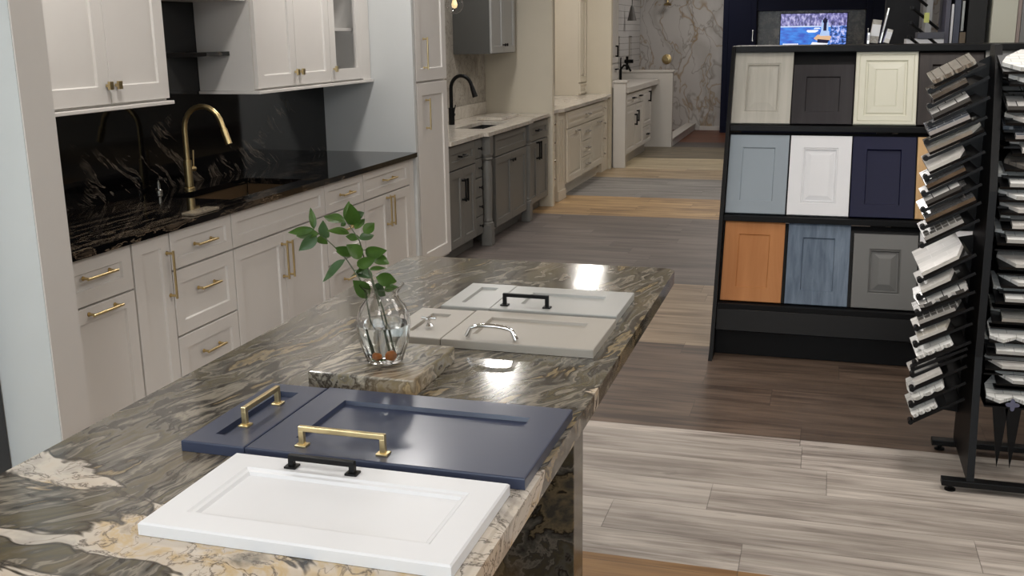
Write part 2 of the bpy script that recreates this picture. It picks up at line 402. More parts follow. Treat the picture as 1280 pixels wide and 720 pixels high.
def pull(kind, L, vert, mat, parent, M, cu, cv, proj=.032, r=.0055):
    """handle on a front: M is the front's frame at its front surface"""
    bm = BM()
    ax = Matrix.Rotation(math.pi / 2, 4, 'Z') if vert else I4
    T = M @ Matrix.Translation((cu, cv, 0)) @ ax
    h = L / 2
    if kind == 'bar':
        tube(bm, [(-h, 0, proj), (h, 0, proj)], r, 10)
        for s in (-1, 1):
            tube(bm, [(s * (h - .012), 0, 0), (s * (h - .012), 0, proj)], r, 10)
            tube(bm, [(s * (h - .012), 0, 0), (s * (h - .012), 0, .003)], .009, 10)
    elif kind == 'square':
        box(bm, -h, h, -.005, .005, proj - .005, proj + .005, .0015)
        for s in (-1, 1):
            box(bm, s * (h - .005) - .005, s * (h - .005) + .005, -.005, .005, .003, proj - .004, .001)
            box(bm, s * (h - .005) - .011, s * (h - .005) + .011, -.010, .010, 0, .004, .001)
    elif kind == 'tab':
        box(bm, -.017, .017, -.012, .012, .016, .028, .001); box(bm, -.006, .006, -.004, .004, 0, .015)
    elif kind == 'knob':
        lathe(bm, [(0, 0), (.009, 0), (.006, .004), (.005, .016), (.012, .020), (.015, .026), (.012, .031), (0, .032)], seg=14)
    elif kind == 'bow':
        pts = []
        for i in range(13):
            a = i / 12; pts.append((-h + L * a, 0, .004 + proj * (math.sin(math.pi * a) ** .22)))
        tube(bm, pts, [.007 if i in (0, 12) else .0055 for i in range(13)], 10)
    o = part('knob' if kind in ('knob',) else 'handle', bm, mat, parent, T, smooth=(kind != 'square' and kind != 'tab'))
    return o

# ---------------------------------------------------------------- the room
struct('floor', bx(-3.4, 5.2, -4.1, 18.6, -.1, 0), M_FLOOR)
struct('ceiling', bx(-3.4, 5.2, -4.1, 18.6, CEIL, CEIL + .1), M_CEIL)
struct('wall_left', bx(-3.4, -3.25, -4.1, 18.6, 0, CEIL), M_WALLW)
struct('wall_right', bx(5.05, 5.2, -4.1, 18.6, 0, CEIL), M_WALLW)
struct('wall_back', bx(-3.25, 5.05, 18.45, 18.6, 0, CEIL), M_CALA)
b = BM()
box(b, -3.25, 5.05, -4.1, -4.0, 0, .5); box(b, -3.25, 5.05, -4.1, -4.0, 2.7, CEIL); box(b, 3.0, 5.05, -4.1, -4.0, .5, 2.7)
struct('wall_front', b, M_WALLW)
w = struct('window_1', bx(-3.25, 3.0, -4.06, -4.05, .5, 2.7), thin_glass('window_glass'))
b = BM()
for x in (-3.25, -1.2, .9, 2.94): box(b, x, x + .06, -4.08, -4.03, .5, 2.7)
box(b, -3.25, 3.0, -4.08, -4.03, .46, .5); box(b, -3.25, 3.0, -4.08, -4.03, 2.7, 2.74)
part('window_frame', b, M_BLK, w)
# short wall that closes the white kitchen on the near side
struct('wall_stub', bx(-3.25, -2.42, 2.70, 2.845, 0, CEIL), M_PANELW)
part('end_panel', bx(-2.4195, -2.4145, 2.702, 2.845, 0.001, 2.6), M_WHITE, bpy.data.objects['wall_stub'])
part('door_jamb', bx(-3.24, -2.64, 2.60, 2.695, 0, 2.1, .003), paint('charcoal_trim', (62, 62, 64), .5), bpy.data.objects['wall_stub'])
struct('wall_between_grey_kitchen_and_cream_vanity', bx(-3.25, -2.555, 9.86, 9.93, 0, CEIL), M_WALLC)
struct('wall_behind_cream_vanity', bx(-3.249, -3.225, 9.93, 12.86, 0, CEIL), M_WALLC)
struct('wall_after_cream_vanity', bx(-3.25, -2.585, 12.86, 12.96, 0, CEIL), M_WALLC)
struct('baseboard_back', bx(-2.12, -1.74, 18.42, 18.448, 0, .07, .003), M_WHITE)

# half walls round the small vanity, shower beyond
def half_wall(x0, x1, y0, y1, z1, label, nm='half_wall'):
    t = thing(nm, label, 'half wall', flat(x0, y0, 0))
    part('wall_panel', bx(x0, x1, y0, y1, 0, z1 - .03, .003), M_VAN, t)
    part('cap', bx(x0 - .0, x1 + .02, y0 - .02, y1 + .02, z1 - .03, z1, .004), M_VAN, t)
half_wall(-2.575, -2.42, 12.985, 13.06, 1.095, 'low white half wall with a flat cap beside the cream wall')
half_wall(-3.2, -2.20, 15.56, 15.66, 1.13, 'wider white half wall between small white vanity and shower')
t = thing('shower_curb', 'white stone shower curb running to the gold veined marble wall', 'curb', flat(-2.2, 15.7, 0))
part('curb_body', bx(-2.34, -2.20, 15.69, 18.44, 0, .10, .004), M_WHITE, t)
part('curb_cap', bx(-2.35, -2.185, 15.685, 18.44, .10, .125, .004), M_VAN, t)
# shiplap tiled wall of the shower and its niches
sh = NT('white_shiplap_tile'); s = sh.n('ShaderNodeSeparateXYZ', {0: sh.pos()})
fz = sh.math('FRACT', sh.math('DIVIDE', s.outputs[2], .1))
sh.set(Base_Color=sh.mix(sh.math('LESS_THAN', fz, .08), srgb(206, 204, 202), srgb(120, 118, 116)), Roughness=.3)
t = thing('shower_wall_tile', 'white shiplap tile cladding of the shower side wall with two tall niches', 'wall tile', flat(-3.2, 17, 0))
b = BM()
box(b, -3.249, -3.20, 15.67, 18.44, 0, 1.0); box(b, -3.249, -3.20, 15.67, 18.44, 1.62, CEIL)
for y0, y1 in ((15.67, 16.3), (16.62, 17.4), (17.7, 18.44)): box(b, -3.249, -3.20, y0, y1, 1.0, 1.62)
part('tile_surface', b, sh.m, t)
for y0, y1 in ((16.3, 16.62), (17.4, 17.7)): part('niche', bx(-3.249, -3.235, y0 + .001, y1 - .001, 1.001, 1.619), M_CALB, t)
t = thing('shower_valve', 'round gold shower valve on the gold veined marble wall', 'shower valve', frame((-2.72, 18.449, 1.215), (1, 0, 0), (0, 0, 1), (0, -1, 0)))
MV = WM[t.name]
part('valve_plate', lathe(BM(), [(0, 0), (.085, 0), (.085, .008), (.078, .012), (0, .012)], seg=28), M_BRASS, t, MV, True)
b = lathe(BM(), [(0, .012), (.028, .012), (.028, .06), (0, .06)], seg=18); box(b, -.008, .008, 0, .09, .045, .06, .002)
part('valve_lever', b, M_BRASS, t, MV, True)
t = thing('gold_shower', 'small gold shower head high on the marble wall', 'shower head', flat(-2.70, 18.3, 2.12))
b = BM(); tube(b, [(-2.70, 18.448, 2.24), (-2.70, 18.35, 2.24), (-2.70, 18.28, 2.20)], .012); part('shower_arm', b, M_BRASS, t, smooth=True)
part('spray_plate', lathe(BM(), [(0, .0), (.06, 0), (.07, .02), (.02, .05), (.012, .09), (0, .09)], -2.70, 18.27, 2.115, 20), M_BRASS, t, smooth=True)
t = thing('black_shower_mixer', 'black shower mixer bar on the shiplap tiled wall', 'shower mixer', flat(-3.19, 15.9, 1.2))
b = BM(); tube(b, [(-3.16, 17.05, 1.0), (-3.16, 17.05, 1.30)], .022, 12); part('riser', b, M_BLK, t, smooth=True)
for z in (1.05, 1.22):
    b = BM(); tube(b, [(-3.199, 17.05, z), (-3.06, 17.05, z)], .03, 12); part('control_knob', b, M_BLK, t, smooth=True)

# ---------------------------------------------------------------- ceiling lamps
M_DIFF = emit('lamp_diffuser', (255, 247, 238), 3.0); M_LFR = paint('lamp_frame_white', (230, 230, 230), .5)
wh = ['behind the camera, over the near end of the island', 'behind the camera to the right', 'above the aisle right of the island', 'above the tile rack', 'in front of the sample door display',
      'over the aisle left of the sample door display', 'over the aisle beside the cream wall', 'over the aisle beside the small white vanity', 'in front of the marble wall', 'behind the sample door display']
ws = ['behind the camera, left of the island', 'over the gold faucet side of the white cabinets', 'over the aisle beside the pantry', 'over the black faucet and grey sink', 'over the cream vanity']
for i, (x, y, sx, sy, p, c) in enumerate(PANELS + SPOTS):
    lab = ('square-edged white ceiling light panel ' + wh[i]) if i < len(PANELS) else ('narrow bright ceiling spotlight ' + ws[i - len(PANELS)])
    t = thing('ceiling_light', lab, 'ceiling light', flat(x, y, CEIL), 'ceiling lights')
    b = BM()
    for a in ((-sx / 2 - .02, -sx / 2, -sy / 2 - .02, sy / 2 + .02), (sx / 2, sx / 2 + .02, -sy / 2 - .02, sy / 2 + .02), (-sx / 2, sx / 2, -sy / 2 - .02, -sy / 2), (-sx / 2, sx / 2, sy / 2, sy / 2 + .02)):
        box(b, a[0] + x, a[1] + x, a[2] + y, a[3] + y, CEIL - .03, CEIL - .001)
    part('frame', b, M_LFR, t)
    part('diffuser', bx(x - sx / 2, x + sx / 2, y - sy / 2, y + sy / 2, CEIL - .012, CEIL - .002), M_DIFF if i < len(PANELS) else emit('spot_diffuser', (255, 250, 244), 14.0), t)
    area('ceiling_light_glow', (x, y, CEIL - .035), sx, sy, p, c)

# ---------------------------------------------------------------- cabinets
def cabinet(name, label, cat, xf, xb, y0, y1, z0, z1, fronts, mat, toe=.0, grp=None, prof=None, hmat=None, sink=None, hr=.0055):
    """fronts face +X; xf is the surface of the fronts. fronts: (kind, y0, y1, z0, z1, [handle kind, vertical, length, y, z], stile)"""
    t = thing(name, label, cat, flat(xb, y0, 0), grp)
    b = BM(); box(b, xb, xf - .021, y0, y1, z0, z1 if not sink else sink)
    if sink:
        for q in ((xf - .045, xf - .021, y0, y1), (xb, xf - .045, y0, y0 + .018), (xb, xf - .045, y1 - .018, y1)): box(b, *q, sink, z1)
    if toe: box(b, xb, xf - .09, y0, y1, 0.001, z0)
    part('body', b, mat, t)
    for f in fronts:
        kind, a, c, d, e = f[:5]; hd = f[5] if len(f) > 5 else None; st = f[6] if len(f) > 6 else .058
        M = face_x(xf - .02, a, d)
        pr = (prof or shaker)(.02, min(st, (c - a) * .42, (e - d) * .42)) if prof is None or True else None
        o = part(kind, panel(c - a, e - d, .02, pr), mat, t, M)
        for h in (hd if isinstance(hd, list) and hd and isinstance(hd[0], (list, tuple)) else ([hd] if hd else [])):
            pull(h[0], h[2], h[1], hmat or M_BRASS, o, face_x(xf, 0, 0), h[3], h[4], r=hr)
    return t
XF, XB = -2.605, -3.248
G = 'white shaker base cabinets under the black counter'
cabinet('base_cabinet', 'white base cabinet beside the white end wall, one drawer over a pull-out door', 'cabinet', XF, XB, 2.85, 3.408, .11, .884,
        [('drawer', 2.855, 3.402, .700, .880, ['bar', False, .175, 3.19, .805]), ('door', 2.855, 3.402, .115, .692, ['bar', False, .175, 3.20, .665])], M_WHITE, .1, G)
cabinet('base_cabinet', 'narrow white full-height pull-out cabinet with a long vertical gold bar', 'cabinet', XF, XB, 3.410, 3.658, .11, .884,
        [('door', 3.413, 3.655, .115, .880, ['bar', True, .205, 3.632, .705])], M_WHITE, .1, G)
def d3(y0, y1, L=.17):
    m = (y0 + y1) / 2
    return [('drawer', y0 + .003, y1 - .003, .715, .880, ['bar', False, L, m, .797], .045), ('drawer', y0 + .003, y1 - .003, .425, .706, ['bar', False, L, m, .60]), ('drawer', y0 + .003, y1 - .003, .115, .416, ['bar', False, L, m, .31])]
cabinet('base_cabinet', 'white three-drawer base cabinet left of the sink cabinet', 'cabinet', XF, XB, 3.660, 4.136, .11, .884, d3(3.66, 4.136, .15), M_WHITE, .1, G)
cabinet('base_cabinet', 'wide white sink base cabinet with two doors under a false front', 'cabinet', XF, XB, 4.138, 5.083, .11, .884,
        [('false_front', 4.141, 5.08, .715, .880, None, .05), ('door', 4.141, 4.609, .115, .706, ['bar', True, .19, 4.583, .565]), ('door', 4.612, 5.08, .115, .706, ['bar', True, .19, 4.640, .565])], M_WHITE, .1, G, sink=.66)
cabinet('base_cabinet', 'white three-drawer base cabinet right of the sink cabinet, behind the leafy branch', 'cabinet', XF, XB, 5.085, 5.583, .11, .884, d3(5.085, 5.583, .15), M_WHITE, .1, G)
cabinet('base_cabinet', 'white base cabinet with one drawer over two doors, next to the tall pantry', 'cabinet', XF, XB, 5.585, 6.30, .11, .884,
        [('drawer', 5.588, 6.297, .715, .880, ['bar', False, .17, 5.945, .80], .045), ('door', 5.588, 5.941, .115, .706, ['bar', True, .19, 5.915, .60]), ('door', 5.944, 6.297, .115, .706, ['bar', True, .19, 5.972, .60])], M_WHITE, .1, G)
part('filler_strip', bx(-2.64, -2.606, 6.302, 6.376, .11, .884), M_WHITE, [o for o in bpy.data.objects if o.name.startswith('base_cabinet')][-1])

# black counter with sink opening
t = thing('black_countertop', 'polished black veined granite countertop with a sink cutout', 'countertop', flat(-3.2, 2.9, .885))
SY0, SY1, SX0, SX1 = 4.30, 5.02, -3.04, -2.70
b = BM()
for x0, x1, y0, y1 in ((XB, -2.575, 2.85, SY0), (XB, -2.575, SY1, 6.378), (XB, SX0, SY0, SY1), (SX1, -2.575, SY0, SY1)): box(b, x0, x1, y0, y1, .886, .916)
bmesh.ops.remove_doubles(b, verts=b.verts, dist=1e-5)
part('stone_slab', b, M_BLACKT, t)
b = BM()
for x0, x1, y0, y1, z0 in ((SX0 - .004, SX1 + .004, SY0 - .004, SY1 + .004, .70), ): box(b, x0, x1, y0, y1, z0, z0 + .004)
box(b, SX0 - .008, SX0 - .004, SY0, SY1, .70, .8855); box(b, SX1 + .004, SX1 + .008, SY0, SY1, .70, .8855)
box(b, SX0, SX1, SY0 - .008, SY0 - .004, .70, .8855); box(b, SX0, SX1, SY1 + .004, SY1 + .008, .70, .8855)
part('sink_basin', b, paint('bronze_sink_metal', (74, 58, 40), .35), t, label='bronze-toned undermount sink basin')
part('drain', lathe(BM(), [(0, 0), (.04, 0), (.04, .006), (0, .006)], -2.87, 4.66, .704, 24), M_BRASS, t, smooth=True)
t = thing('black_backsplash', 'polished black granite backsplash with pale veins behind the gold faucet', 'backsplash', flat(-3.24, 4, .92))
part('stone_panel', bx(-3.249, -3.232, 2.848, 6.378, .917, 2.6), M_BLACK, t)

# gold faucet
fx, fy = -3.10, 4.565
t = thing('gold_faucet', 'brushed gold gooseneck kitchen faucet on the black counter', 'faucet', flat(fx, fy, .916))
part('base_ring', lathe(BM(), [(0, 0), (.028, 0), (.028, .008), (.022, .012), (0, .012)], fx, fy, .9165, 24), M_BRASS, t, smooth=True)
b = BM(); tube(b, [(fx, fy, .93), (fx, fy, 1.065)], .0215, 18); part('body', b, M_BRASS, t, smooth=True)
pts = [(fx, fy, 1.064), (fx, fy, 1.22)]
for i in range(1, 13):
    a = math.pi * i / 12 * .93; pts.append((fx + .11 - .11 * math.cos(a), fy, 1.22 + .115 * math.sin(a)))
b = BM(); tube(b, pts, .0135, 14); part('spout', b, M_BRASS, t, smooth=True)
e = Vector(pts[-1]); d = (e - Vector(pts[-2])).normalized()
b = BM(); tube(b, [e - d * .002, e + d * .02, e + d * .022, e + d * .10], [.0135, .0135, .017, .0165], 16); part('spray_head', b, M_BRASS, t, smooth=True)
b = BM(); tube(b, [(fx + .0, fy + .018, 1.015), (fx, fy + .058, 1.015)], .013, 14); tube(b, [(fx, fy + .05, 1.015), (fx + .005, fy + .052, 1.11)], [.0045, .0035], 8); part('lever', b, M_BRASS, t, smooth=True)
t = thing('soap_dispenser', 'small dark soap dispenser at the back of the black counter', 'soap dispenser', flat(-3.18, 4.42, .916))
part('pump_body', lathe(BM(), [(0, 0), (.018, 0), (.018, .012), (.009, .02), (.009, .05), (0, .05)], -3.18, 4.42, .9165, 18), M_NICKEL, t, smooth=True)
b = BM(); tube(b, [(-3.18, 4.42, .966), (-3.18, 4.42, .985), (-3.13, 4.42, .985)], .006, 10); part('nozzle', b, M_NICKEL, t, smooth=True)
tile = part('stone_sample_tile', bx(-2.66, -2.592, 3.84, 4.03, .9175, .929, .002), calacatta('mottled_stone', (150, 140, 124), (70, 62, 54), (110, 96, 80), 9), None)
tag(tile, 'small mottled stone sample tile lying at the front edge of the black counter', 'stone tile')

# wall cabinets
UX = -2.88
def wall_cab(label, y0, y1, doors, glassd=None):
    t = thing('wall_cabinet', label, 'cabinet', flat(-3.23, y0, 1.39), 'white wall cabinets over the black counter')
    return t
t = wall_cab('white double-door wall cabinet with two small gold knobs next to the end wall', 0 + 3.08, 4.15, None)
part('body', bx(-3.230, UX - .021, 3.20, 4.152, 1.392, 2.42), M_WHITE, t)
part('light_rail', bx(-3.229, UX + .018, 3.19, 4.158, 1.375, 1.391, .003), M_WHITE, t)
for y0, y1, ky in ((3.203, 3.738, 3.716), (3.741, 4.150, 3.775)):
    o = part('door', panel(y1 - y0, 1.0, .02, shaker(s=.072)), M_WHITE, t, face_x(UX - .02, y0, 1.402))
    pull('tab', .03, True, M_BRASS2, o, face_x(UX, 0, 0), ky, 1.478)
t = wall_cab('white wall cabinet with two solid doors and one glass door beside the pantry panel', 4.93, 6.37, None)
part('body', bx(-3.230, UX - .021, 4.93, 5.80, 1.392, 2.42), M_WHITE, t)
b = BM()
box(b, -3.230, UX - .021, 5.80, 5.818, 1.392, 2.42); box(b, -3.230, UX - .021, 6.352, 6.37, 1.392, 2.42)
box(b, -3.230, UX - .021, 5.818, 6.352, 1.392, 1.41); box(b, -3.230, UX - .021, 5.818, 6.352, 2.40, 2.42); box(b, -3.230, -3.222, 5.818, 6.352, 1.41, 2.40)
part('glass_compartment', b, M_WHITE, t)
for z in (1.70, 2.05): part('shelf', bx(-3.22, -2.93, 5.82, 6.35, z, z + .018), M_WHITE, t)
part('light_rail', bx(-3.229, UX + .018, 4.915, 6.374, 1.375, 1.391, .003), M_WHITE, t)
for y0, y1, ky in ((4.94, 5.366, 5.345), (5.369, 5.795, 5.405)):
    o = part('door', panel(y1 - y0, 1.0, .02, shaker(s=.066)), M_WHITE, t, face_x(UX - .02, y0, 1.402))
    pull('tab', .03, True, M_BRASS2, o, face_x(UX, 0, 0), ky, 1.475)
gd = BM(); y0, y1 = 5.798, 6.25
for a in ((0, .075, 0, 1.0), (y1 - y0 - .075, y1 - y0, 0, 1.0), (.075, y1 - y0 - .075, 0, .07), (.075, y1 - y0 - .075, .93, 1.0)): box(gd, a[0], a[1], a[2], a[3], 0, .02)
gdo = part('glass_door', gd, M_WHITE, t, face_x(UX - .02, y0, 1.402))
part('pane', bx(.075, y1 - y0 - .075, .07, .93, .008, .011), thin_glass('cabinet_glass'), gdo, face_x(UX - .02, y0, 1.402))
pull('tab', .03, True, M_BRASS2, gdo, face_x(UX, 0, 0), 5.832, 1.475)
part('filler_strip', bx(-2.92, UX - .001, 6.253, 6.372, 1.392, 2.42), M_WHITE, t)
# shelves in the gap
t = tag(part('floating_shelf', bx(-3.230, -3.03, 4.16, 4.925, 1.575, 1.597, .002), M_BLACK), 'thin black stone shelf between the two white wall cabinets', 'shelf')
t = tag(part('bridge_shelf', bx(-3.230, -2.91, 4.16, 4.925, 1.85, 1.89, .002), M_WHITE), 'white shelf spanning the gap high between the two wall cabinets', 'shelf')

# tall pantry
t = thing('pantry_cabinet', 'tall white pantry cabinet with an upper and a lower door and long brass pulls', 'cabinet', flat(-3.24, 6.38, 0))
part('side_panel', bx(-3.248, -2.585, 6.380, 6.418, 0.001, 2.5, .001), paint('pantry_side_paint', (202, 204, 203), .5), t)
b = BM(); box(b, -3.248, -2.612, 6.42, 7.03, .1, 2.5); box(b, -3.248, -2.68, 6.42, 7.03, .001, .1); part('body', b, M_WHITE, t)
o = part('door', panel(.565, 1.09, .02, shaker(s=.08)), M_WHITE, t, face_x(-2.610, 6.452, 1.370)); pull('bar', .21, True, M_BRASS2, o, face_x(-2.59, 0, 0), 6.585, 1.55)
o = part('door', panel(.565, 1.235, .02, shaker(s=.08)), M_WHITE, t, face_x(-2.610, 6.452, .120)); pull('bar', .21, True, M_BRASS2, o, face_x(-2.59, 0, 0), 6.60, 1.15)

# ---------------------------------------------------------------- grey kitchen
GG = 'slate grey base cabinets'
gp = lambda t, s: shaker(t, s, .011)
GA = -2.60
cabinet('grey_base_cabinet', 'grey base cabinet with a drawer over two doors beside the pantry', 'cabinet', GA, XB, 7.035, 7.635, .11, .884,
        [('drawer', 7.038, 7.632, .70, .872, ['bar', False, .13, 7.30, .79]), ('door', 7.038, 7.333, .115, .690, ['bar', True, .17, 7.312, .53]), ('door', 7.336, 7.632, .115, .690, ['bar', True, .17, 7.362, .53])], M_GREY, .1, GG, gp, M_BLK, hr=.0075)
cabinet('spice_drawer_cabinet', 'narrow grey stack of five small drawers beside the turned post', 'cabinet', GA, XB, 7.637, 7.80, .11, .884,
        [('drawer', 7.640, 7.798, z, z + .144, ['knob', False, .1, 7.72, z + .072], .03) for z in (.115, .268, .421, .574, .727)], M_GREY, .1, GG, lambda t, s: slab_prof(t), M_BLK)
def post(y, lab):
    t = thing('turned_post', lab, 'post', flat(-2.58, y, 0), 'grey turned cabinet posts')
    part('square_block', bx(-2.625, -2.54, y - .045, y + .045, .001, .17, .004), M_GREY, t); part('square_block', bx(-2.625, -2.54, y - .045, y + .045, .74, .884, .004), M_GREY, t)
    pr = [(0, .17), (.044, .17), (.047, .18), (.044, .19), (.036, .195), (.040, .205), (.036, .215), (.034, .23), (.040, .45), (.041, .62), (.035, .68), (.034, .69), (.045, .70), (.045, .71), (.036, .716), (.047, .73), (.047, .74), (0, .74)]
    part('turned_shaft', lathe(BM(), pr, -2.582, y, 0, 20), M_GREY, t, smooth=True)
post(7.87, 'turned grey post left of the grey sink cabinet'); post(9.02, 'turned grey post right of the grey sink cabinet')
part('filler', bx(XB, -2.63, 7.802, 8.035, .11, .884), M_GREY, thing('filler_cabinet', 'grey filler carcass behind the left turned post', 'cabinet', flat(-3, 7.8, 0)))
cabinet('grey_base_cabinet', 'grey sink base cabinet with a false drawer front between the two turned posts', 'cabinet', -2.565, XB, 8.04, 8.965, .11, .884,
        [('false_front', 8.045, 8.96, .70, .872, None, .05), ('door', 8.045, 8.500, .115, .690, ['knob', True, .1, 8.47, .625]), ('door', 8.503, 8.96, .115, .690, ['knob', True, .1, 8.535, .625])], M_GREY, .1, GG, gp, M_BLK, sink=.68)
cabinet('grey_base_cabinet', 'grey base cabinet with a drawer over two doors beside the cream wall', 'cabinet', GA, XB, 9.075, 9.85, .11, .884,
        [('drawer', 9.08, 9.845, .70, .872, ['bar', False, .13, 9.45, .79]), ('door', 9.08, 9.460, .115, .690, ['bar', True, .17, 9.43, .60]), ('door', 9.463, 9.845, .115, .690, ['bar', True, .17, 9.495, .60])], M_GREY, .1, GG, gp, M_BLK, hr=.0075)
t = thing('pale_countertop', 'pale quartz countertop over the grey base cabinets with a sink cutout', 'countertop', flat(-3.2, 7.03, .885))
b = BM(); z0, z1 = .886, .916; ax0, ax1, ay0, ay1 = -2.94, -2.69, 8.12, 8.84
for x0, x1, y0, y1 in ((XB, -2.575, 7.035, ay0), (XB, -2.575, ay1, 9.855), (XB, ax0, ay0, ay1), (ax1, -2.575, ay0, ay1)): box(b, x0, x1, y0, y1, z0, z1)
box(b, -2.575, -2.535, 7.79, 9.10, z0, z1)
part('quartz_slab', b, M_CTRL, t)
b = BM(); box(b, ax0 - .004, ax1 + .004, ay0 - .004, ay1 + .004, .72, .724)
box(b, ax0 - .008, ax0 - .004, ay0, ay1, .72, .8855); box(b, ax1 + .004, ax1 + .008, ay0, ay1, .72, .8855); box(b, ax0, ax1, ay0 - .008, ay0 - .004, .72, .8855); box(b, ax0, ax1, ay1 + .004, ay1 + .008, .72, .8855)
part('sink_basin', b, M_DARK, t, label='dark undermount sink basin')
tag(part('upstand', bx(-3.248, -3.225, 7.035, 9.855, .917, 1.03, .002), M_CTRL), 'low pale quartz upstand at the back of the grey kitchen counter', 'upstand')
tag(part('marble_backsplash', bx(-3.248, -3.234, 7.035, 9.855, 1.031, 2.6), M_CALB), 'pale grey patterned marble backsplash behind the black faucet', 'backsplash')
t = tag(part('stone_slab_sample', bx(-3.02, -2.78, 8.93, 9.46, .9175, .945, .003), M_CTRL), 'pale quartz slab sample lying behind the grey kitchen sink', 'slab')
t = thing('grey_wall_cabinet', 'grey wall cabinet with glare-lightened double doors and black knobs over the pale counter', 'cabinet', flat(-3.2, 8.95, 1.5))
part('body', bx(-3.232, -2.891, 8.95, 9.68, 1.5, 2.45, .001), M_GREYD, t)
MGL = paint('glare_lit_grey_paint', (158, 158, 156), .4)  # same grey cabinet's doors, glare on the fronts painted as lighter grey
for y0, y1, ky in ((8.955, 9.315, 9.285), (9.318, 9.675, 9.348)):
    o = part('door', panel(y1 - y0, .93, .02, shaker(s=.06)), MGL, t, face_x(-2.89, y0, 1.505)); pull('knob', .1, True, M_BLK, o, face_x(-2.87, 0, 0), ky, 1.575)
fx, fy = -3.09, 8.47
t = thing('black_faucet', 'matte black gooseneck faucet beside the grey kitchen sink', 'faucet', flat(fx, fy, .916))
b = BM(); tube(b, [(fx, fy, .917), (fx, fy, 1.06)], .026, 18); part('body', b, M_BLK, t, smooth=True)
pts = [(fx, fy, 1.05), (fx, fy, 1.22)] + [(fx + .095 - .095 * math.cos(math.pi * i / 12 * .92), fy, 1.22 + .11 * math.sin(math.pi * i / 12 * .92)) for i in range(1, 13)]
b = BM(); tube(b, pts, .016, 14); part('spout', b, M_BLK, t, smooth=True)
e = Vector(pts[-1]); d = (e - Vector(pts[-2])).normalized(); b = BM(); tube(b, [e, e + d * .02, e + d * .10], [.016, .019, .024], 16); part('spray_head', b, M_BLK, t, smooth=True)
b = BM(); tube(b, [(fx, fy + .02, .99), (fx, fy + .055, 1.0)], .016, 12); tube(b, [(fx, fy + .05, 1.0), (fx + .01, fy + .075, 1.08)], [.006, .005], 8); part('lever', b, M_BLK, t, smooth=True)
# globe pendant
px_, py_, pz_ = -2.87, 8.0, 1.90
t = thing('globe_pendant_lamp', 'clear glass globe pendant lamp hanging over the pale counter', 'pendant lamp', flat(px_, py_, pz_))
b = BM(); bmesh.ops.create_uvsphere(b, u_segments=28, v_segments=16, radius=.072)
part('glass_globe', b, thin_glass('globe_glass'), t, flat(px_, py_, pz_), True)
b = BM(); tube(b, [(px_, py_, pz_ + .07), (px_, py_, pz_ + .13)], .02, 14); tube(b, [(px_, py_, pz_ + .13), (px_, py_, CEIL - .001)], .004, 8); part('cord', b, M_BLK, t, smooth=True)
part('bulb', lathe(BM(), [(0, -.03), (.018, -.022), (.024, 0), (.016, .03), (.012, .06), (0, .068)], px_, py_, pz_, 16), emit('warm_bulb', (255, 226, 170), .7), t, smooth=True)

# ---------------------------------------------------------------- cream vanity
VG = 'cream raised-panel vanity cabinets'
rp = lambda t, s: raised(t, s, .008, .02)
cabinet('cream_vanity_cabinet', 'narrow cream stack of four drawers next to the grey cabinets', 'cabinet', -2.60, XB + .03, 9.935, 10.135, .14, .898,
        [('drawer', 9.938, 10.132, z, z + .172, ['knob', False, .1, 10.035, z + .09], .035) for z in (.16, .342, .524, .706)], M_CREAM, .1, VG, rp, M_NICKEL, hr=.008)
t = thing('pilaster', 'cream fluted corner pilaster of the cream vanity', 'pilaster', flat(-2.6, 10.14, 0))
b = BM(); box(b, -2.70, -2.575, 10.14, 10.44, .10, .898, .003); box(b, -2.71, -2.565, 10.145, 10.46, .001, .10, .004); part('pilaster_body', b, M_CREAM, t)
for i in range(3): part('flute', bx(-2.575, -2.568, 10.20 + i * .07, 10.235 + i * .07, .2, .82, .002), M_CREAM, t)
cabinet('cream_vanity_cabinet', 'wide cream vanity cabinet with a long top panel, two doors and centre drawers', 'cabinet', -2.55, XB + .03, 10.462, 12.29, .14, .898,
        [('false_front', 10.48, 12.27, .715, .885, ['bar', False, .14, 11.37, .80], .05),
         ('door', 10.48, 11.13, .155, .700, ['bar', False, .12, 10.85, .665], .07), ('drawer', 11.14, 11.60, .52, .700, ['bar', False, .12, 11.37, .61], .045), ('drawer', 11.14, 11.60, .345, .512, ['bar', False, .12, 11.37, .43], .045),
         ('drawer', 11.14, 11.60, .155, .337, ['bar', False, .12, 11.37, .25], .045), ('door', 11.61, 12.27, .155, .700, ['bar', False, .12, 11.95, .665], .07)], M_CREAM, .1, VG, rp, M_NICKEL, hr=.008)
cabinet('cream_vanity_cabinet', 'narrow cream stack of four drawers at the far end of the cream vanity', 'cabinet', -2.58, XB + .03, 12.292, 12.50, .14, .898,
        [('drawer', 12.295, 12.497, z, z + .172, ['knob', False, .1, 12.4, z + .09], .035) for z in (.16, .342, .524, .706)], M_CREAM, .1, VG, rp, M_NICKEL, hr=.008)
part('body', bx(XB + .03, -2.62, 12.502, 12.855, .001, .898), M_CREAM, thing('vanity_side_unit', 'recessed cream filler unit between the cream vanity and the cream wall', 'cabinet', flat(-3, 12.5, 0)))
t = thing('vanity_countertop', 'pale marble countertop on the cream vanity', 'countertop', flat(-3.2, 9.94, .9))
b = BM(); box(b, XB + .03, -2.57, 9.935, 12.85, .900, .935, .003); prism(b, [(-2.571, 10.15), (-2.53, 10.25), (-2.525, 12.40), (-2.571, 12.50)], .9005, .9345)
part('marble_slab', b, M_CTRL, t)
for y in (10.6, 11.9): part('basin_rim', lathe(BM(), [(.15, 0), (.17, 0), (.17, .003), (.15, .003), (.15, 0)], -2.88, y, .9352, 32), M_CTRL, t, smooth=True)
tag(part('vanity_backsplash', bx(-3.222, -3.20, 9.935, 12.84, .936, 1.05, .002), M_CALB), 'low grey marble backsplash behind the cream vanity counter', 'backsplash')
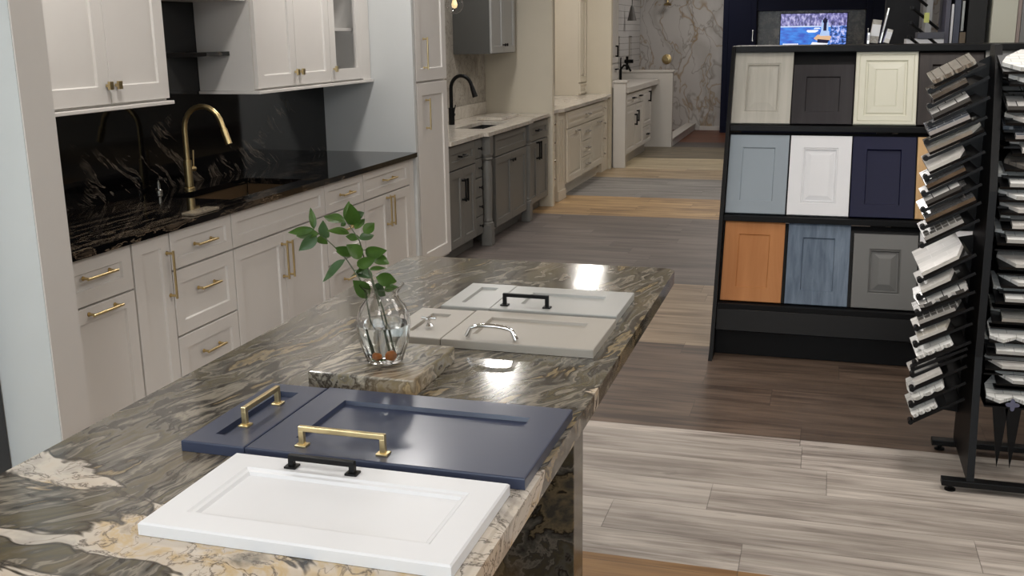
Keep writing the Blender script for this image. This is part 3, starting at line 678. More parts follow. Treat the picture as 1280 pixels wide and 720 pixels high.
t = thing('wall_mirror', 'tall white framed mirror over the cream vanity', 'mirror', flat(-3.2, 10.5, 1.1))
b = BM()
for y0, y1, z0, z1 in ((10.3, 10.38, 1.1, 2.5), (12.12, 12.20, 1.1, 2.5), (10.38, 12.12, 1.1, 1.16), (10.38, 12.12, 2.44, 2.5)): box(b, -3.223, -3.19, y0, y1, z0, z1, .003)
part('mirror_frame', b, M_WHITE, t)
part('mirror_glass', bx(-3.223, -3.205, 10.381, 12.119, 1.161, 2.439), metal('mirror_silver', (215, 218, 214), .03), t)
t = thing('vanity_tower', 'slim cream tower cabinet standing on the cream vanity counter', 'cabinet', flat(-3.2, 12.48, .936))
part('body', bx(-3.20, -2.905, 12.47, 12.845, .9365, 2.4), M_CREAM, t)
o = part('door', panel(.35, 1.02, .02, raised(s=.07)), M_CREAM, t, face_x(-2.904, 12.48, 1.09)); pull('knob', .1, True, M_NICKEL, o, face_x(-2.884, 0, 0), 12.53, 1.18)
part('drawer', panel(.35, .12, .02, raised(s=.03)), M_CREAM, t, face_x(-2.904, 12.48, .955))
t = thing('vanity_faucet', 'chrome faucet at the near end of the cream vanity counter', 'faucet', flat(-3.1, 10.6, .936))
b = BM(); tube(b, [(-3.12, 10.75, .9365), (-3.12, 10.75, 1.02)], .022, 14); part('body', b, M_CHROME, t, smooth=True)
b = BM(); tube(b, [(-3.12, 10.75, 1.0), (-3.08, 10.75, 1.04), (-2.99, 10.75, 1.02)], .012, 12); part('spout', b, M_CHROME, t, smooth=True)
b = BM(); box(b, -3.14, -3.05, 10.74, 10.76, 1.022, 1.035, .002); part('lever', b, M_CHROME, t)

# ---------------------------------------------------------------- small white vanity
WG = 'white vanity cabinets between the half walls'
cabinet('white_vanity_cabinet', 'white vanity cabinet with a drawer over a door next to the low half wall', 'cabinet', -2.42, XB, 13.07, 13.72, .15, .93,
        [('drawer', 13.08, 13.71, .77, .915, ['bar', False, .12, 13.5, .85], .04), ('door', 13.08, 13.71, .16, .755, ['bar', True, .15, 13.66, .56], .06)], M_VAN, .1, WG, rp, M_BLK, hr=.010)
cabinet('white_vanity_cabinet', 'wider white vanity cabinet with doors and a bottom drawer next to the far half wall', 'cabinet', -2.42, XB, 13.722, 15.0, .15, .93,
        [('drawer', 13.73, 14.30, .77, .915, ['bar', False, .12, 14.02, .85], .04), ('door', 13.73, 14.30, .16, .755, ['bar', True, .15, 13.80, .60], .06),
         ('door', 14.31, 14.99, .40, .915, ['bar', True, .15, 14.75, .80], .06), ('drawer', 14.31, 14.99, .16, .39, ['bar', False, .12, 14.65, .28], .05)], M_VAN, .1, WG, rp, M_BLK, hr=.010)
t = thing('white_countertop', 'thick white countertop on the small white vanity', 'countertop', flat(-3.2, 13.07, .93))
part('slab', bx(XB, -2.395, 13.065, 15.53, .932, 1.0, .004), M_VAN, t)
t = thing('white_tower_cabinet', 'tall slim white cabinet with a black pull standing on the small white vanity', 'cabinet', flat(-3.24, 14.2, 1.0))
part('body', bx(-3.248, -2.925, 14.2, 15.0, 1.001, 2.5), M_VAN, t)
o = part('door', panel(.76, 1.2, .02, raised(s=.07)), M_VAN, t, face_x(-2.924, 14.22, 1.26)); pull('bar', .16, True, M_BLK, o, face_x(-2.904, 0, 0), 14.78, 1.42, r=.011)
o = part('drawer', panel(.76, .21, .02, raised(s=.05)), M_VAN, t, face_x(-2.924, 14.22, 1.03)); pull('bar', .1, False, M_BLK, o, face_x(-2.904, 0, 0), 14.78, 1.17, r=.010)
t = thing('basin_faucet', 'black curved faucet on the small white vanity', 'faucet', flat(-2.95, 15.3, 1.0))
b = BM(); tube(b, [(-2.93, 15.3, 1.001), (-2.93, 15.3, 1.15)], .02, 12); part('body', b, M_BLK, t, smooth=True)
b = BM(); tube(b, [(-2.93, 15.3, 1.14), (-2.93, 15.3, 1.30), (-2.925, 15.3, 1.32)], [.012, .009, .007], 10); part('lever', b, M_BLK, t, smooth=True)
b = BM(); tube(b, [(-2.93, 15.3, 1.15), (-2.88, 15.3, 1.21), (-2.82, 15.3, 1.20), (-2.78, 15.3, 1.12)], .015, 12); part('spout', b, M_BLK, t, smooth=True)
t = thing('bell_pendant_lamp', 'grey bell pendant lamp hanging in front of the shiplap tile', 'pendant lamp', flat(-3.1, 17, 1.9))
part('shade', lathe(BM(), [(.075, 0), (.06, .06), (.03, .20), (.012, .235), (0, .235)], -3.08, 17.0, 1.86, 20), paint('grey_lamp_shade', (92, 90, 88), .5), t, smooth=True)
b = BM(); tube(b, [(-3.08, 17.0, 2.09), (-3.08, 17.0, CEIL - .001)], .006, 8); part('cord', b, M_BLK, t)

# ---------------------------------------------------------------- navy wall unit with television
t = thing('navy_wall_unit', 'dark navy tall wall unit round a grey granite niche with a television', 'wall unit', flat(-1.72, 17.6, 0))
for x0, x1, hx in ((-1.73, -1.19, -1.24), (.52, 1.03, .56)):
    b = BM(); box(b, x0, x1, 17.98, 18.44, .001, 2.6); part('tall_cabinet', b, M_NAVYW, t)
    o = part('door', panel(x1 - x0 - .01, 2.35, .02, shaker(s=.08)), M_NAVYW, t, face_my(x0 + .005, 17.98, .1))
    pull('square', .17, True, M_NICKEL, o, face_my(0, 17.96, 0), hx, 1.60)
part('bridge', bx(-1.189, .519, 18.0, 18.44, 1.99, 2.6), M_NAVYW, t)
part('base_unit', bx(-1.189, .519, 17.98, 18.44, .001, .9), M_NAVYW, t)
part('stone_niche', bx(-1.189, .519, 18.36, 18.44, .901, 1.989), speckle('leathered_grey_granite', (44, 42, 40), (88, 84, 78), (132, 126, 116)), t)
def tv_mat():
    t = NT('television_picture'); o = t.obj(); s = t.n('ShaderNodeSeparateXYZ', {0: o}); U, V = s.outputs[0], s.outputs[1]
    sea = t.ramp(t.noise(t.mapping(o, (5, 14, 1)), 1.4, 3, .5), [(.35, srgb(10, 64, 180)), (.6, srgb(30, 122, 220)), (.8, srgb(70, 150, 230))])
    city = t.ramp(t.noise(t.mapping(o, (26, 12, 1)), 1.0, 3, .6), [(.36, srgb(40, 38, 84)), (.5, srgb(104, 98, 164)), (.66, srgb(190, 184, 222))])
    c = t.mix(t.math('GREATER_THAN', V, .325), sea, city)
    c = t.mix(t.math('MULTIPLY', t.math('LESS_THAN', t.math('ABSOLUTE', t.math('SUBTRACT', V, .322)), .009), .8), c, srgb(220, 235, 255))
    mask = t.math('MULTIPLY', t.math('GREATER_THAN', U, .80), t.math('LESS_THAN', V, .33))
    rk = t.ramp(t.noise(t.mapping(o, (12, 14, 1)), 1.3, 5, .7), [(.42, srgb(20, 26, 74)), (.5, srgb(40, 110, 210)), (.6, srgb(200, 200, 240))])
    c = t.mix(mask, c, rk)
    t.set(Base_Color=(0, 0, 0, 1), Emission_Color=c, Emission_Strength=1.0, Roughness=.2); return t.m
t = thing('television', 'flat television showing a bright blue harbour with a lighthouse', 'television', flat(-.8, 17.9, 1.4))
X0, Z0 = -.815, 1.41; TM = face_my(X0, 18.36, Z0)
TM = frame((X0, 18.28, Z0), (1, 0, 0), (0, 0, 1), (0, -1, 0))
part('bezel', bx(-.012, 1.062, -.012, .54, -.04, 0, .003), M_BLK, t, TM)
part('screen', bx(0, 1.05, 0, .528, 0.0005, .002), tv_mat(), t, TM)
def em(n, rgb, s=.9): return emit(n, rgb, s)
wht = em('picture_white', (236, 240, 250)); drk = em('picture_dark', (26, 26, 54)); orn = em('picture_sand', (214, 176, 140))
b = BM(); prism(b, [(.42, .245), (.45, .225), (.56, .225), (.61, .25), (.60, .265), (.43, .265)], .002, .003); part('picture_boat', b, wht, t, TM)
b = BM(); prism(b, [(.53, .28), (.64, .28), (.62, .30), (.55, .30)], .002, .003); part('picture_boat', b, wht, t, TM)
b = BM(); prism(b, [(.54, .13), (.58, .10), (.74, .08), (.80, .10), (.82, .16), (.76, .18), (.60, .19)], .002, .003); part('picture_islet', b, orn, t, TM)
b = BM(); prism(b, [(.60, .06), (.76, .05), (.79, .10), (.60, .12)], .003, .0035); part('picture_islet_shadow', b, drk, t, TM)
b = BM(); prism(b, [(.63, .17), (.79, .17), (.78, .24), (.765, .25), (.755, .42), (.655, .42), (.65, .25)], .0035, .004); part('picture_lighthouse', b, em('picture_pale_blue', (170, 196, 236)), t, TM)
b = BM(); box(b, .685, .735, .25, .40, .004, .0045); box(b, .67, .745, .38, .43, .004, .0045); prism(b, [(.68, .43), (.735, .43), (.708, .47)], .004, .0045); part('picture_lantern', b, drk, t, TM)
b = BM(); prism(b, [(.49, .02), (.72, .0), (.78, .05), (.66, .065), (.52, .07)], .002, .0028); part('picture_foam', b, wht, t, TM)
b = BM()
x = .05
for k in range(9): box(b, x, x + .022, .022, .05, .002, .003); x += .028
part('picture_caption', b, wht, t, TM)

# ---------------------------------------------------------------- sample door display
BX0, BX1 = -.52, 1.12
def fy_(z): return 5.262 + .448 * z           # front slope
t = thing('sample_door_display', 'black leaning display bookcase holding cabinet sample doors in three rows', 'display', flat(BX0, 5.3, 0))
for x0 in (BX0, BX1 - .02):
    b = BM(); Mx = frame((x0, 0, 0), (0, 1, 0), (0, 0, 1), (1, 0, 0))
    prism(b, [(5.205, .001), (fy_(.06) - .03, .05), (fy_(1.58) - .012, 1.583), (6.42, 1.583), (6.85, .001)], 0, .02, Mx)
    part('side_panel', b, M_BLKP, t)
b = BM(); box(b, BX0 + .021, BX1 - .021, fy_(1.57) - .012, 6.415, 1.55, 1.583, .002); part('top_board', b, M_BLKP, t)
LEAN = math.atan(.448)
def shelf(z, front, th, nm='shelf'):
    b = BM(); box(b, BX0 + .021, BX1 - .021, fy_(z) - front, fy_(z) + .24, z - th, z, .002); part(nm, b, M_BLKP, t)
for z in (1.168, .708, .272): shelf(z, .012, .030)
for z0, z1 in ((1.17, 1.548), (.71, 1.135), (.274, .675)):
    b = BM(); M = face_my(0, fy_(z0) + .06, z0, LEAN); box(b, BX0 + .022, BX1 - .022, 0, (z1 - z0) / math.cos(LEAN) - .01, -.012, 0, M=M); part('back_board', b, M_BLKP, t)
part('back_board', bx(BX0 + .021, BX1 - .021, 6.22, 6.235, 1.20, 1.549), M_BLKP, t)
b = BM(); M = face_my(0, fy_(.14), .14, LEAN); box(b, BX0 + .022, BX1 - .022, 0, .112, -.02, 0, .002, M=M); part('kick_board', b, M_BLKP, t)
part('plinth', bx(BX0 + .021, BX1 - .021, 5.36, 6.7, .001, .135, .002), M_BLKP, t)

W_, TH = .312, .02
def sdoor(col_x, row, h, mat, prof, label, wid=W_, hinge_edge=None):
    z = {0: 1.168, 1: .708, 2: .272}[row] + .0012
    M = face_my(col_x, fy_(z) + .0305 + .012, z, LEAN)
    o = thing('sample_door', label, 'sample door', M, 'cabinet sample doors on the black display')
    part('door_panel', panel(wid, h, TH, prof), mat, o, M)
    return o
def wood(n, a, b, **k): return grainwood(n, a, b, **k)
M_LG = wood('pale_grey_wash', (166, 162, 152), (184, 180, 170), rough=.5)
M_CH = wood('charcoal_stain', (40, 37, 39), (50, 47, 49), rough=.5)
M_IV = paint('ivory_paint', (216, 214, 196), .4)
M_ES = wood('espresso_stain', (34, 28, 27), (50, 42, 39), rough=.4)
M_BG = paint('blue_grey_paint', (142, 152, 160), .45)
M_W2 = paint('pure_white_paint', (228, 228, 230), .4)
M_NV = paint('deep_navy_paint', (16, 20, 52), .45, spec=.2)
M_OAK = wood('natural_oak', (186, 146, 98), (214, 178, 130), contrast=.7)
M_OR = wood('amber_maple', (158, 100, 54), (186, 128, 78), contrast=.9, sc=(14, 1.6, 6))
M_BO = wood('blue_stained_oak', (72, 86, 104), (118, 132, 148), contrast=.7, sc=(40, 5, 10), strong=True)
M_MG = paint('medium_grey_paint', (98, 98, 96), .45)
rows = [(-.500, 0, .408, M_LG, raised(s=.075, wide=.035, d=.01), 'pale grey raised-panel sample door, top left of the black display'),
        (-.183, 0, .335, M_CH, shaker(s=.068, d=.007), 'dark charcoal flat-panel sample door in the top row'),
        (.136, 0, .408, M_IV, ogee(), 'ivory sample door with stepped picture-frame mouldings in the top row'),
        (.453, 0, .398, M_ES, shaker(s=.065), 'espresso brown sample door in the top row beside the tile rack'),
        (.772, 0, .408, paint('mid_grey_paint', (128, 128, 124), .45), shaker(), 'grey sample door in the top row behind the tile rack'),
        (-.495, 1, .438, M_BG, shaker(s=.07, d=.006), 'pale blue-grey sample door, left end of the middle row'),
        (-.175, 1, .438, M_W2, raised(s=.078, wide=.022, d=.01), 'bright white raised-panel sample door in the middle row'),
        (.143, 1, .438, M_NV, shaker(s=.07, d=.012), 'deep navy sample door in the middle row'),
        (.462, 1, .438, M_OAK, shaker(s=.065), 'natural light oak sample door beside the tile rack'),
        (-.488, 2, .438, M_OR, shaker(s=.075, d=.005), 'amber orange maple sample door, left end of the bottom row'),
        (-.158, 2, .432, M_BO, shaker(s=.075, d=.008), 'blue-grey stained oak sample door with visible grain'),
        (.172, 2, .390, M_MG, raised(s=.09, wide=.03, d=.012), 'medium grey raised-panel sample door in the bottom row'),
        (.492, 2, .425, M_W2, shaker(s=.06), 'white sample door in the bottom row behind the tile rack')]
for r in rows: sdoor(*r)
# small upright samples on top of the display
for (x, y, h, ln, wd, m, lab) in ((.196, 6.20, .06, .02, .012, M_NICKEL, 'tiny thin grey sample chip standing on the display, leftmost of the upright pieces'),
        (.225, 6.24, .125, .12, .045, M_CALB, 'thick bundle of pale stone sample strips standing on the black display'),
        (.262, 6.28, .19, .18, .008, M_NICKEL, 'tall thin grey strip leaning on top of the black display'),
        (.292, 6.26, .075, .25, .030, M_CTRL, 'short pale stone sample leaning on top of the black display')):
    M = Matrix.Translation((x, y, 1.5845 + (.006 if ln > .1 else .002))) @ Matrix.Rotation(ln, 4, 'Y')
    o = thing('stone_sample', lab, 'stone sample', M, 'small stone samples on top of the black display')
    part('sample_piece', bx(-wd / 2, wd / 2, -.05, .05, 0, h, .001), m, o, M)
    part('edge_label', bx(-wd / 2 - .0, wd / 2, -.0512, -.0502, h * .3, h * .8), M_W2, o, M)

# ---------------------------------------------------------------- slab rack behind the display
Y7 = 7.2
t = thing('slab_sample_rack', 'black rack of upright slab samples behind the door display', 'rack', flat(.4, 7.2, 0))
part('back_panel', bx(.34, .56, 7.65, 7.70, .001, 2.5), paint('charcoal_panel', (36, 36, 38), .6, spec=.2), t)
part('base_box', bx(.44, 1.3, 7.05, 7.64, .001, 1.52), M_BLKP, t)
for i, (z, tip) in enumerate(((1.93, .40), (1.79, .475), (1.70, .47), (1.615, .468))):
    b = BM(); tube(b, [(tip, 7.1, z), (tip + .16, 7.1, z - .13)], .009, 8); box(b, tip - .012, tip + .012, 7.085, 7.115, z - .012, z + .012, .004)
    part('angled_arm', b, M_BLK, t)
for nm, lab, x0, x1, y0, y1, z0, z1, m in (
        ('white_slab', 'white slab sample with a grey top lying on the black rack', .452, .672, 7.10, 7.30, 1.5205, 1.602, M_W2),
        ('grey_slab', 'slate grey slab lying on the white slab in the black rack', .515, .672, 7.09, 7.29, 1.603, 1.642, paint('slate_slab', (70, 70, 80), .4)),
        ('upright_board', 'light grey upright board in the black rack, leftmost upright', .575, .612, 7.32, 7.60, 1.5205, 2.2, paint('pale_board', (168, 168, 168), .5)),
        ('upright_board', 'purple-grey upright board in the black rack beside the light grey one', .676, .702, 7.15, 7.6, 1.5205, 2.2, paint('slate_board', (84, 82, 96), .5)),
        ('upright_board', 'thin white upright edge board between two slate boards', .708, .722, 7.15, 7.6, 1.5205, 1.81, M_W2),
        ('upright_board', 'bluish slate upright board in the middle of the black rack', .726, .762, 7.16, 7.6, 1.5205, 2.2, paint('blue_slate_board', (72, 76, 92), .5)),
        ('upright_board', 'narrow dark grey upright board with pale edge in the black rack', .772, .79, 7.2, 7.6, 1.645, 1.83, M_STEEL),
        ('sample_box', 'small brown wooden sample box in the black rack', .765, .80, 7.15, 7.4, 1.5205, 1.64, paint('brown_box', (110, 96, 78), .6)),
        ('upright_board', 'wide charcoal upright board in the black rack', .805, .91, 7.15, 7.6, 1.5205, 2.3, paint('charcoal_board', (52, 52, 52), .6, spec=.2)),
        ('upright_board', 'cream upright panel at the right end of the black rack', .935, 1.075, 7.10, 7.6, 1.5205, 2.4, M_IV),
        ('upright_board', 'pinkish beige upright panel edge beside the cream panel', 1.08, 1.10, 7.12, 7.6, 1.5205, 2.4, paint('pink_board', (176, 158, 150), .5)),
        ('upright_board', 'grey upright panel at the far right of the black rack', 1.105, 1.29, 7.14, 7.6, 1.5205, 2.4, paint('plain_grey_board', (150, 150, 148), .5))):
    o = tag(part(nm, bx(x0, x1, y0, y1, z0, z1, .002), m), lab, 'slab sample', 'slab samples in the black rack')
o = tag(part('price_tag', bx(.545, .575, 7.075, 7.08, 1.70, 1.76), em('tag_yellow', (206, 210, 120), .0)), 'small yellow-green tag among the angled arms of the black rack', 'tag')
o.data.materials[0] = paint('yellow_green_tag', (206, 210, 120), .5)

# ---------------------------------------------------------------- tile rack
t = thing('tile_sample_rack', 'tall black metal tile display rack on long floor bars', 'rack', flat(.58, 4.0, 0)); RACK = t
def ybar(z): return 3.87 + .2 * z
Mx = frame((.566, 0, 0), (0, 1, 0), (0, 0, 1), (1, 0, 0))
b = BM(); prism(b, [(3.845, .047), (4.285, .047), (4.27, 1.604), (4.17, 1.604), (4.10, 1.52), (3.965, 1.10), (3.925, .50)], 0, .026, Mx); part('upright', b, M_BLK, t)
for y in (3.862, 4.262): part('foot_bar', bx(.482, 1.9, y - .022, y + .022, .022, .046, .003), M_BLK, t)
for y in (3.862, 4.262):
    for x in (.515, 1.85): part('levelling_foot', lathe(BM(), [(0, 0), (.02, 0), (.02, .006), (.008, .008), (.008, .022), (0, .022)], x, y, .0005, 16), M_BLK, t, smooth=True)
Mw = frame((0, 4.24, 0), (1, 0, 0), (0, 0, 1), (0, -1, 0))
for pts in ([(.395, .925), (.566, .91), (.566, 1.565), (.53, 1.545), (.42, 1.44)], [(.40, .19), (.566, .175), (.566, .895), (.41, .86)]):
    b = BM(); prism(b, pts, 0, .006, Mw); part('wing_panel', b, M_BLK, t)
part('back_panel', bx(.597, 1.9, 4.244, 4.25, .26, 1.55), M_BLK, t)
part('end_upright', bx(1.87, 1.9, 4.225, 4.243, .03, 1.6), M_BLK, t)

sM = [tile_mat('crystal_tile', ((226, 222, 212), (176, 168, 156), (120, 112, 104)), (150, 146, 138), .03, .3, .10, .6),
      tile_mat('smoke_tile', ((128, 120, 112), (78, 74, 70), (190, 186, 180)), (60, 58, 55), .07, .04, .1, .5),
      tile_mat('white_black_tile', ((226, 224, 220), (24, 24, 24), (90, 90, 88)), (70, 70, 70), .06, .05, .12),
      tile_mat('ink_glass_tile', ((40, 48, 64), (96, 104, 118), (190, 196, 204)), (190, 190, 190), .06, .02, .08, .4),
      tile_mat('silver_streak_tile', ((214, 214, 208), (140, 140, 134), (90, 90, 88)), (200, 200, 195), .2, .02, .14, .6),
      tile_mat('chrome_tile', ((190, 190, 192), (130, 130, 132), (235, 235, 235)), (80, 80, 80), .09, .06, .2, .9),
      tile_mat('dark_mosaic_tile', ((80, 78, 76), (140, 136, 130), (40, 40, 40)), (190, 188, 184), .024, .024, .2, 0.0, .0, 0.0),
      tile_mat('light_stone_tile', ((220, 216, 210), (190, 186, 180), (140, 136, 132)), (228, 226, 220), .11, .035, .25, mortar=.003),
      tile_mat('greige_hex_tile', ((200, 194, 182), (176, 170, 158), (130, 126, 118)), (226, 224, 218), .05, .045, .2),
      tile_mat('white_mosaic_tile', ((240, 240, 236), (228, 228, 224), (212, 212, 208)), (180, 180, 176), .06, .03, .18, mortar=.003)]
def outline(style, L, D, pointed=False):
    if style == 'scallop':
        n = 4; p = []
        for k in range(n):
            for i in range(5):
                a = math.pi * i / 4; p.append((L * (k + .5 - .5 * math.cos(a)) / n, -.010 * math.sin(a) + .010))
        return p + [(L, D), (0, D)]
    if style == 'hex':
        n = 3; p = []
        for k in range(n): p += [(L * k / n, .010), (L * (k + .3) / n, 0), (L * (k + .7) / n, 0)]
        return p + [(L, .010), (L + .008, D * .5), (L, D), (0, D), (-.008, D * .5)]
    if style == 'cut': return [(0, 0), (L * .8, 0), (L, D * .35), (L, D), (0, D)]
    if style == 'chev':
        n = 7; p = []
        for k in range(n): p += [(L * k / n, .014), (L * (k + .5) / n, -.014)]
        return p + [(L, .014), (L, D), (.05, D), (-.0, D * .5)]
    if style == 'point': return [(.0, D * .30), (.055, 0), (L, 0), (L, D), (.075, D), (.02, D * .62)]
    if style == 'step': return [(.03, 0), (L, 0), (L, D), (.0, D), (.0, D * .45), (.03, D * .40)]
    return [(0, 0), (L, 0), (L, D), (0, D)]
def tile_board(x, y, z, ang, tilt, L, D, style, mat, label, grp, back=True, extra=0.0):
    c, s = math.cos(ang), math.sin(ang); cb, sb = math.cos(tilt), math.sin(tilt)
    u = Vector((c, 0, s)); v = Vector((-s * sb, cb, c * sb)); n = u.cross(v)
    M = frame((x, y, z), u, v, n)
    o = thing('tile_sample_board', label, 'tile sample', M, grp)
    part('backing_board', bx(-.001, L + extra, .0, D, -.010, -.0005), M_BLK, o, M)
    part('tile_sheet', prism(BM(), outline(style, L, D), 0, .014), mat, o, M)
    return o, M
LS = [(0.348, 1.467, 0.15, 27.8), (0.35, 1.415, 0.122, 29.5), (0.355, 1.351, 0.132, 28.1), (0.349, 1.29, 0.141, 26.0), (0.351, 1.231, 0.19, 27.0), (0.356, 1.163, 0.137, 28.2), (0.355, 1.103, 0.139, 29.3), (0.357, 1.045, 0.125, 29.2), (0.36, 0.982, 0.179, 28.7), (0.362, 0.915, 0.142, 30.0),
      (0.364, 0.785, 0.167, 31.0), (0.366, 0.720, 0.132, 30.1), (0.366, 0.660, 0.175, 27.5), (0.366, 0.602, 0.165, 27.0), (0.368, 0.539, 0.129, 28.1), (0.371, 0.466, 0.135, 29.1), (0.368, 0.366, 0.106, 31.0), (0.37, 0.302, 0.119, 31.0), (0.372, 0.236, 0.097, 32.0)]
lk = [(0, 'scallop', 'crinkled clear and beige glass strip board, topmost on the left wing of the tile rack'), (1, 'rect', 'smoky brown glass board, second from the top on the left wing'),
      (2, 'rect', 'board with one white and several black tiles, third from the top on the left wing'), (3, 'rect', 'ink blue glass strip board, fourth from the top on the left wing'),
      (4, 'cut', 'long light grey streaked glass board on the left wing'), (7, 'cut', 'whitish stone board with an oval cut-out look below the long streaked one'), (5, 'rect', 'silver brushed metal board on the left wing'),
      (2, 'rect', 'white and dark mixed tile board above the chrome cylinder-like one'), (5, 'rect', 'wide shiny chrome tile board, second from the bottom of the upper wing'), (6, 'rect', 'dark small-square mosaic board, lowest of the upper wing'),
      (7, 'cut', 'large light grey wood-look board, topmost of the lower wing'), (7, 'cut', 'light grey streaked board just below the large wood-look one'), (2, 'hex', 'black and white basket-weave mosaic board on the lower wing'),
      (6, 'cut', 'dark board with a thin light edge on the lower wing'), (8, 'cut', 'greige elongated hexagon board on the lower wing'), (9, 'scallop', 'white scalloped mosaic board under the greige hexagon board'),
      (7, 'rect', 'small grey strip board among the empty arms near the bottom of the left wing'), (9, 'hex', 'white and grey large hexagon mosaic board near the bottom of the left wing'), (9, 'scallop', 'white picket mosaic board, lowest on the left wing')]
for i, ((x, z, L, a), (mi, st, lab)) in enumerate(zip(LS, lk)):
    ang = math.radians(a); tilt = math.radians(14 if i < 10 else 14)
    D = (.11 if i < 5 else .135) if i < 10 else .15
    if i in (10, 8): D += .04
    tile_board(x + .004, 3.93, z + .006, ang, tilt, L, D, st, sM[mi], lab, 'tile boards on the left wing of the rack')
    # carrying arm
    b = BM(); c, s = math.cos(ang), math.sin(ang); y = 3.955
    A = frame((x, y, z - .014), (c, 0, s), (0, 1, 0), (-s, 0, c)); box(b, 0, .205 if i not in (0,) else .19, 0, .012, -.010, 0, M=A); box(b, .14, .19, .012, .285, -.010, 0, M=A)
    tube(b, [(x - .004, y - .008, z - .017), (x - .004, y + .03, z - .017)], .0095, 12)
    part('arm', b, M_BLK, RACK)
for z in (.43, .405):
    b = BM(); c, s = math.cos(.5), math.sin(.5); A = frame((.365, 3.955, z), (c, 0, s), (0, 1, 0), (-s, 0, c)); box(b, 0, .2, 0, .012, -.01, 0, M=A); box(b, .14, .19, .012, .28, -.01, 0, M=A)
    tube(b, [(.362, 3.947, z), (.362, 3.985, z)], .0095, 12); part('arm', b, M_BLK, RACK)
RS = [(0.575, 1.52), (0.60, 1.478), (0.60, 1.389), (0.60, 1.345), (0.604, 1.289), (0.63, 1.24), (0.612, 1.184), (0.602, 1.121), (0.603, 1.076), (0.613, 1.03), (0.623, 0.973), (0.61, 0.921), (0.623, 0.833), (0.637, 0.765), (0.624, 0.705), (0.62, 0.631), (0.616, 0.558), (0.612, 0.508), (0.612, 0.453), (0.654, 0.398), (0.625, 0.327)]
rk = [(9, 'point', 'white pointed mosaic board, topmost in the right bank of the tile rack'), (9, 'point', 'white pointed board, second from the top in the right bank'), (2, 'rect', 'black and white square pattern board in the right bank'),
      (7, 'point', 'pale grey hexagon board under the black and white one'), (3, 'step', 'greenish dark glass block board in the right bank'), (7, 'step', 'grey vertical stripe board in the right bank'),
      (1, 'point', 'mid-grey rounded board in the right bank'), (9, 'step', 'thin white strip board above the smooth white one in the right bank'), (9, 'point', 'smooth solid white rounded board in the right bank'),
      (7, 'point', 'light grey marbled board under the smooth white one'), (7, 'step', 'grey stone board with a beige edge in the right bank'), (9, 'step', 'white board with a notched left corner in the middle of the right bank'),
      (7, 'point', 'large light grey pointed plank board, upper of the two large ones'), (9, 'point', 'large whitish pointed plank board, lower of the two large ones'), (9, 'step', 'white brick board with a square notch in the right bank'),
      (4, 'step', 'cream and grey diagonal strip board in the right bank'), (9, 'chev', 'white herringbone mosaic board with zigzag front edge'), (9, 'step', 'plain white straight-edged board under the herringbone one'),
      (7, 'point', 'light grey finely lined board near the bottom of the right bank'), (9, 'point', 'white diamond-cornered board second from the bottom of the right bank'), (9, 'chev', 'white scalloped mosaic board, lowest in the right bank')]
for i, ((x, z), (mi, st, lab)) in enumerate(zip(RS, rk)):
    D = .17 + .05 * random.random()
    if i in (12, 13): D = .26
    tile_board(x, 3.97, z - .004, 0, math.radians(17 if i not in (12, 13) else 14), .62, D, st, sM[mi], lab, 'tile boards in the right bank of the rack', extra=0)
    part('shelf', bx(max(x - .0, .600), 1.26, 4.0, 4.242, z - .040, z - .034), M_BLK, RACK)
fl = [(.018 * math.cos(a) * (1 + .35 * math.cos(4 * a)), .018 * math.sin(a) * (1 + .35 * math.cos(4 * a))) for a in [2 * math.pi * k / 32 for k in range(32)]]
b = BM(); prism(b, fl, 0, .004, frame((.712, 3.955, .318), (1, 0, 0), (0, 0, 1), (0, -1, 0)))
tag(part('flower_tile', b, paint('slate_blue_tile', (92, 94, 116), .3)), 'small slate blue quatrefoil tile on the lowest white mosaic board', 'tile')
for x in (.69, .735):
    b = BM(); prism(b, [(-.035, 0), (.02, 0), (.012, -.12), (0, -.24)], 0, .006, frame((x, 4.02, .285), (1, 0, 0), (0, 0, 1), (0, -1, 0))); part('hanging_bracket', b, M_BLK, RACK)

# ---------------------------------------------------------------- island
t = thing('kitchen_island', 'stone topped kitchen island with a thick patterned waterfall leg', 'kitchen island', flat(-.9, 2.0, 0))
IX0, IX1, IY0, IY1, TZ = -1.37, -.441, .75, 3.295, .915
def rounded(x0, x1, y0, y1, r, n=6):
    p = []
    for cx, cy, a0 in ((x0 + r, y0 + r, 180), (x1 - r, y0 + r, 270), (x1 - r, y1 - r, 0), (x0 + r, y1 - r, 90)):
        for i in range(n + 1): a = math.radians(a0 + 90 * i / n); p.append((cx + r * math.cos(a), cy + r * math.sin(a)))
    return p
b = prism(BM(), rounded(IX0, IX1, IY0, IY1, .035), TZ - .042, TZ)
bmesh.ops.bevel(b, geom=[e for e in b.edges if abs(e.verts[0].co.z - TZ) < 1e-4 and abs(e.verts[1].co.z - TZ) < 1e-4], offset=.005, segments=3, affect='EDGES')
part('stone_top', b, M_GRAN, t)
part('stone_leg', bx(-.72, IX1 - .002, 1.868, 1.95, .001, TZ - .0425, .002), M_GRANL, t)
part('stone_leg', bx(IX0 + .002, IX1 - .002, .752, .834, .001, TZ - .0425, .002), M_GRANL, t)  # unseen near-end leg, added to keep window light off the visible leg
part('stone_leg', bx(IX0 + .02, -.98, 3.01, 3.07, .001, TZ - .0425, .002), M_GRANL, t)
part('cabinet_body', bx(IX0 + .03, -1.02, .9, 3.008, .001, TZ - .0425), M_BLKP, t)

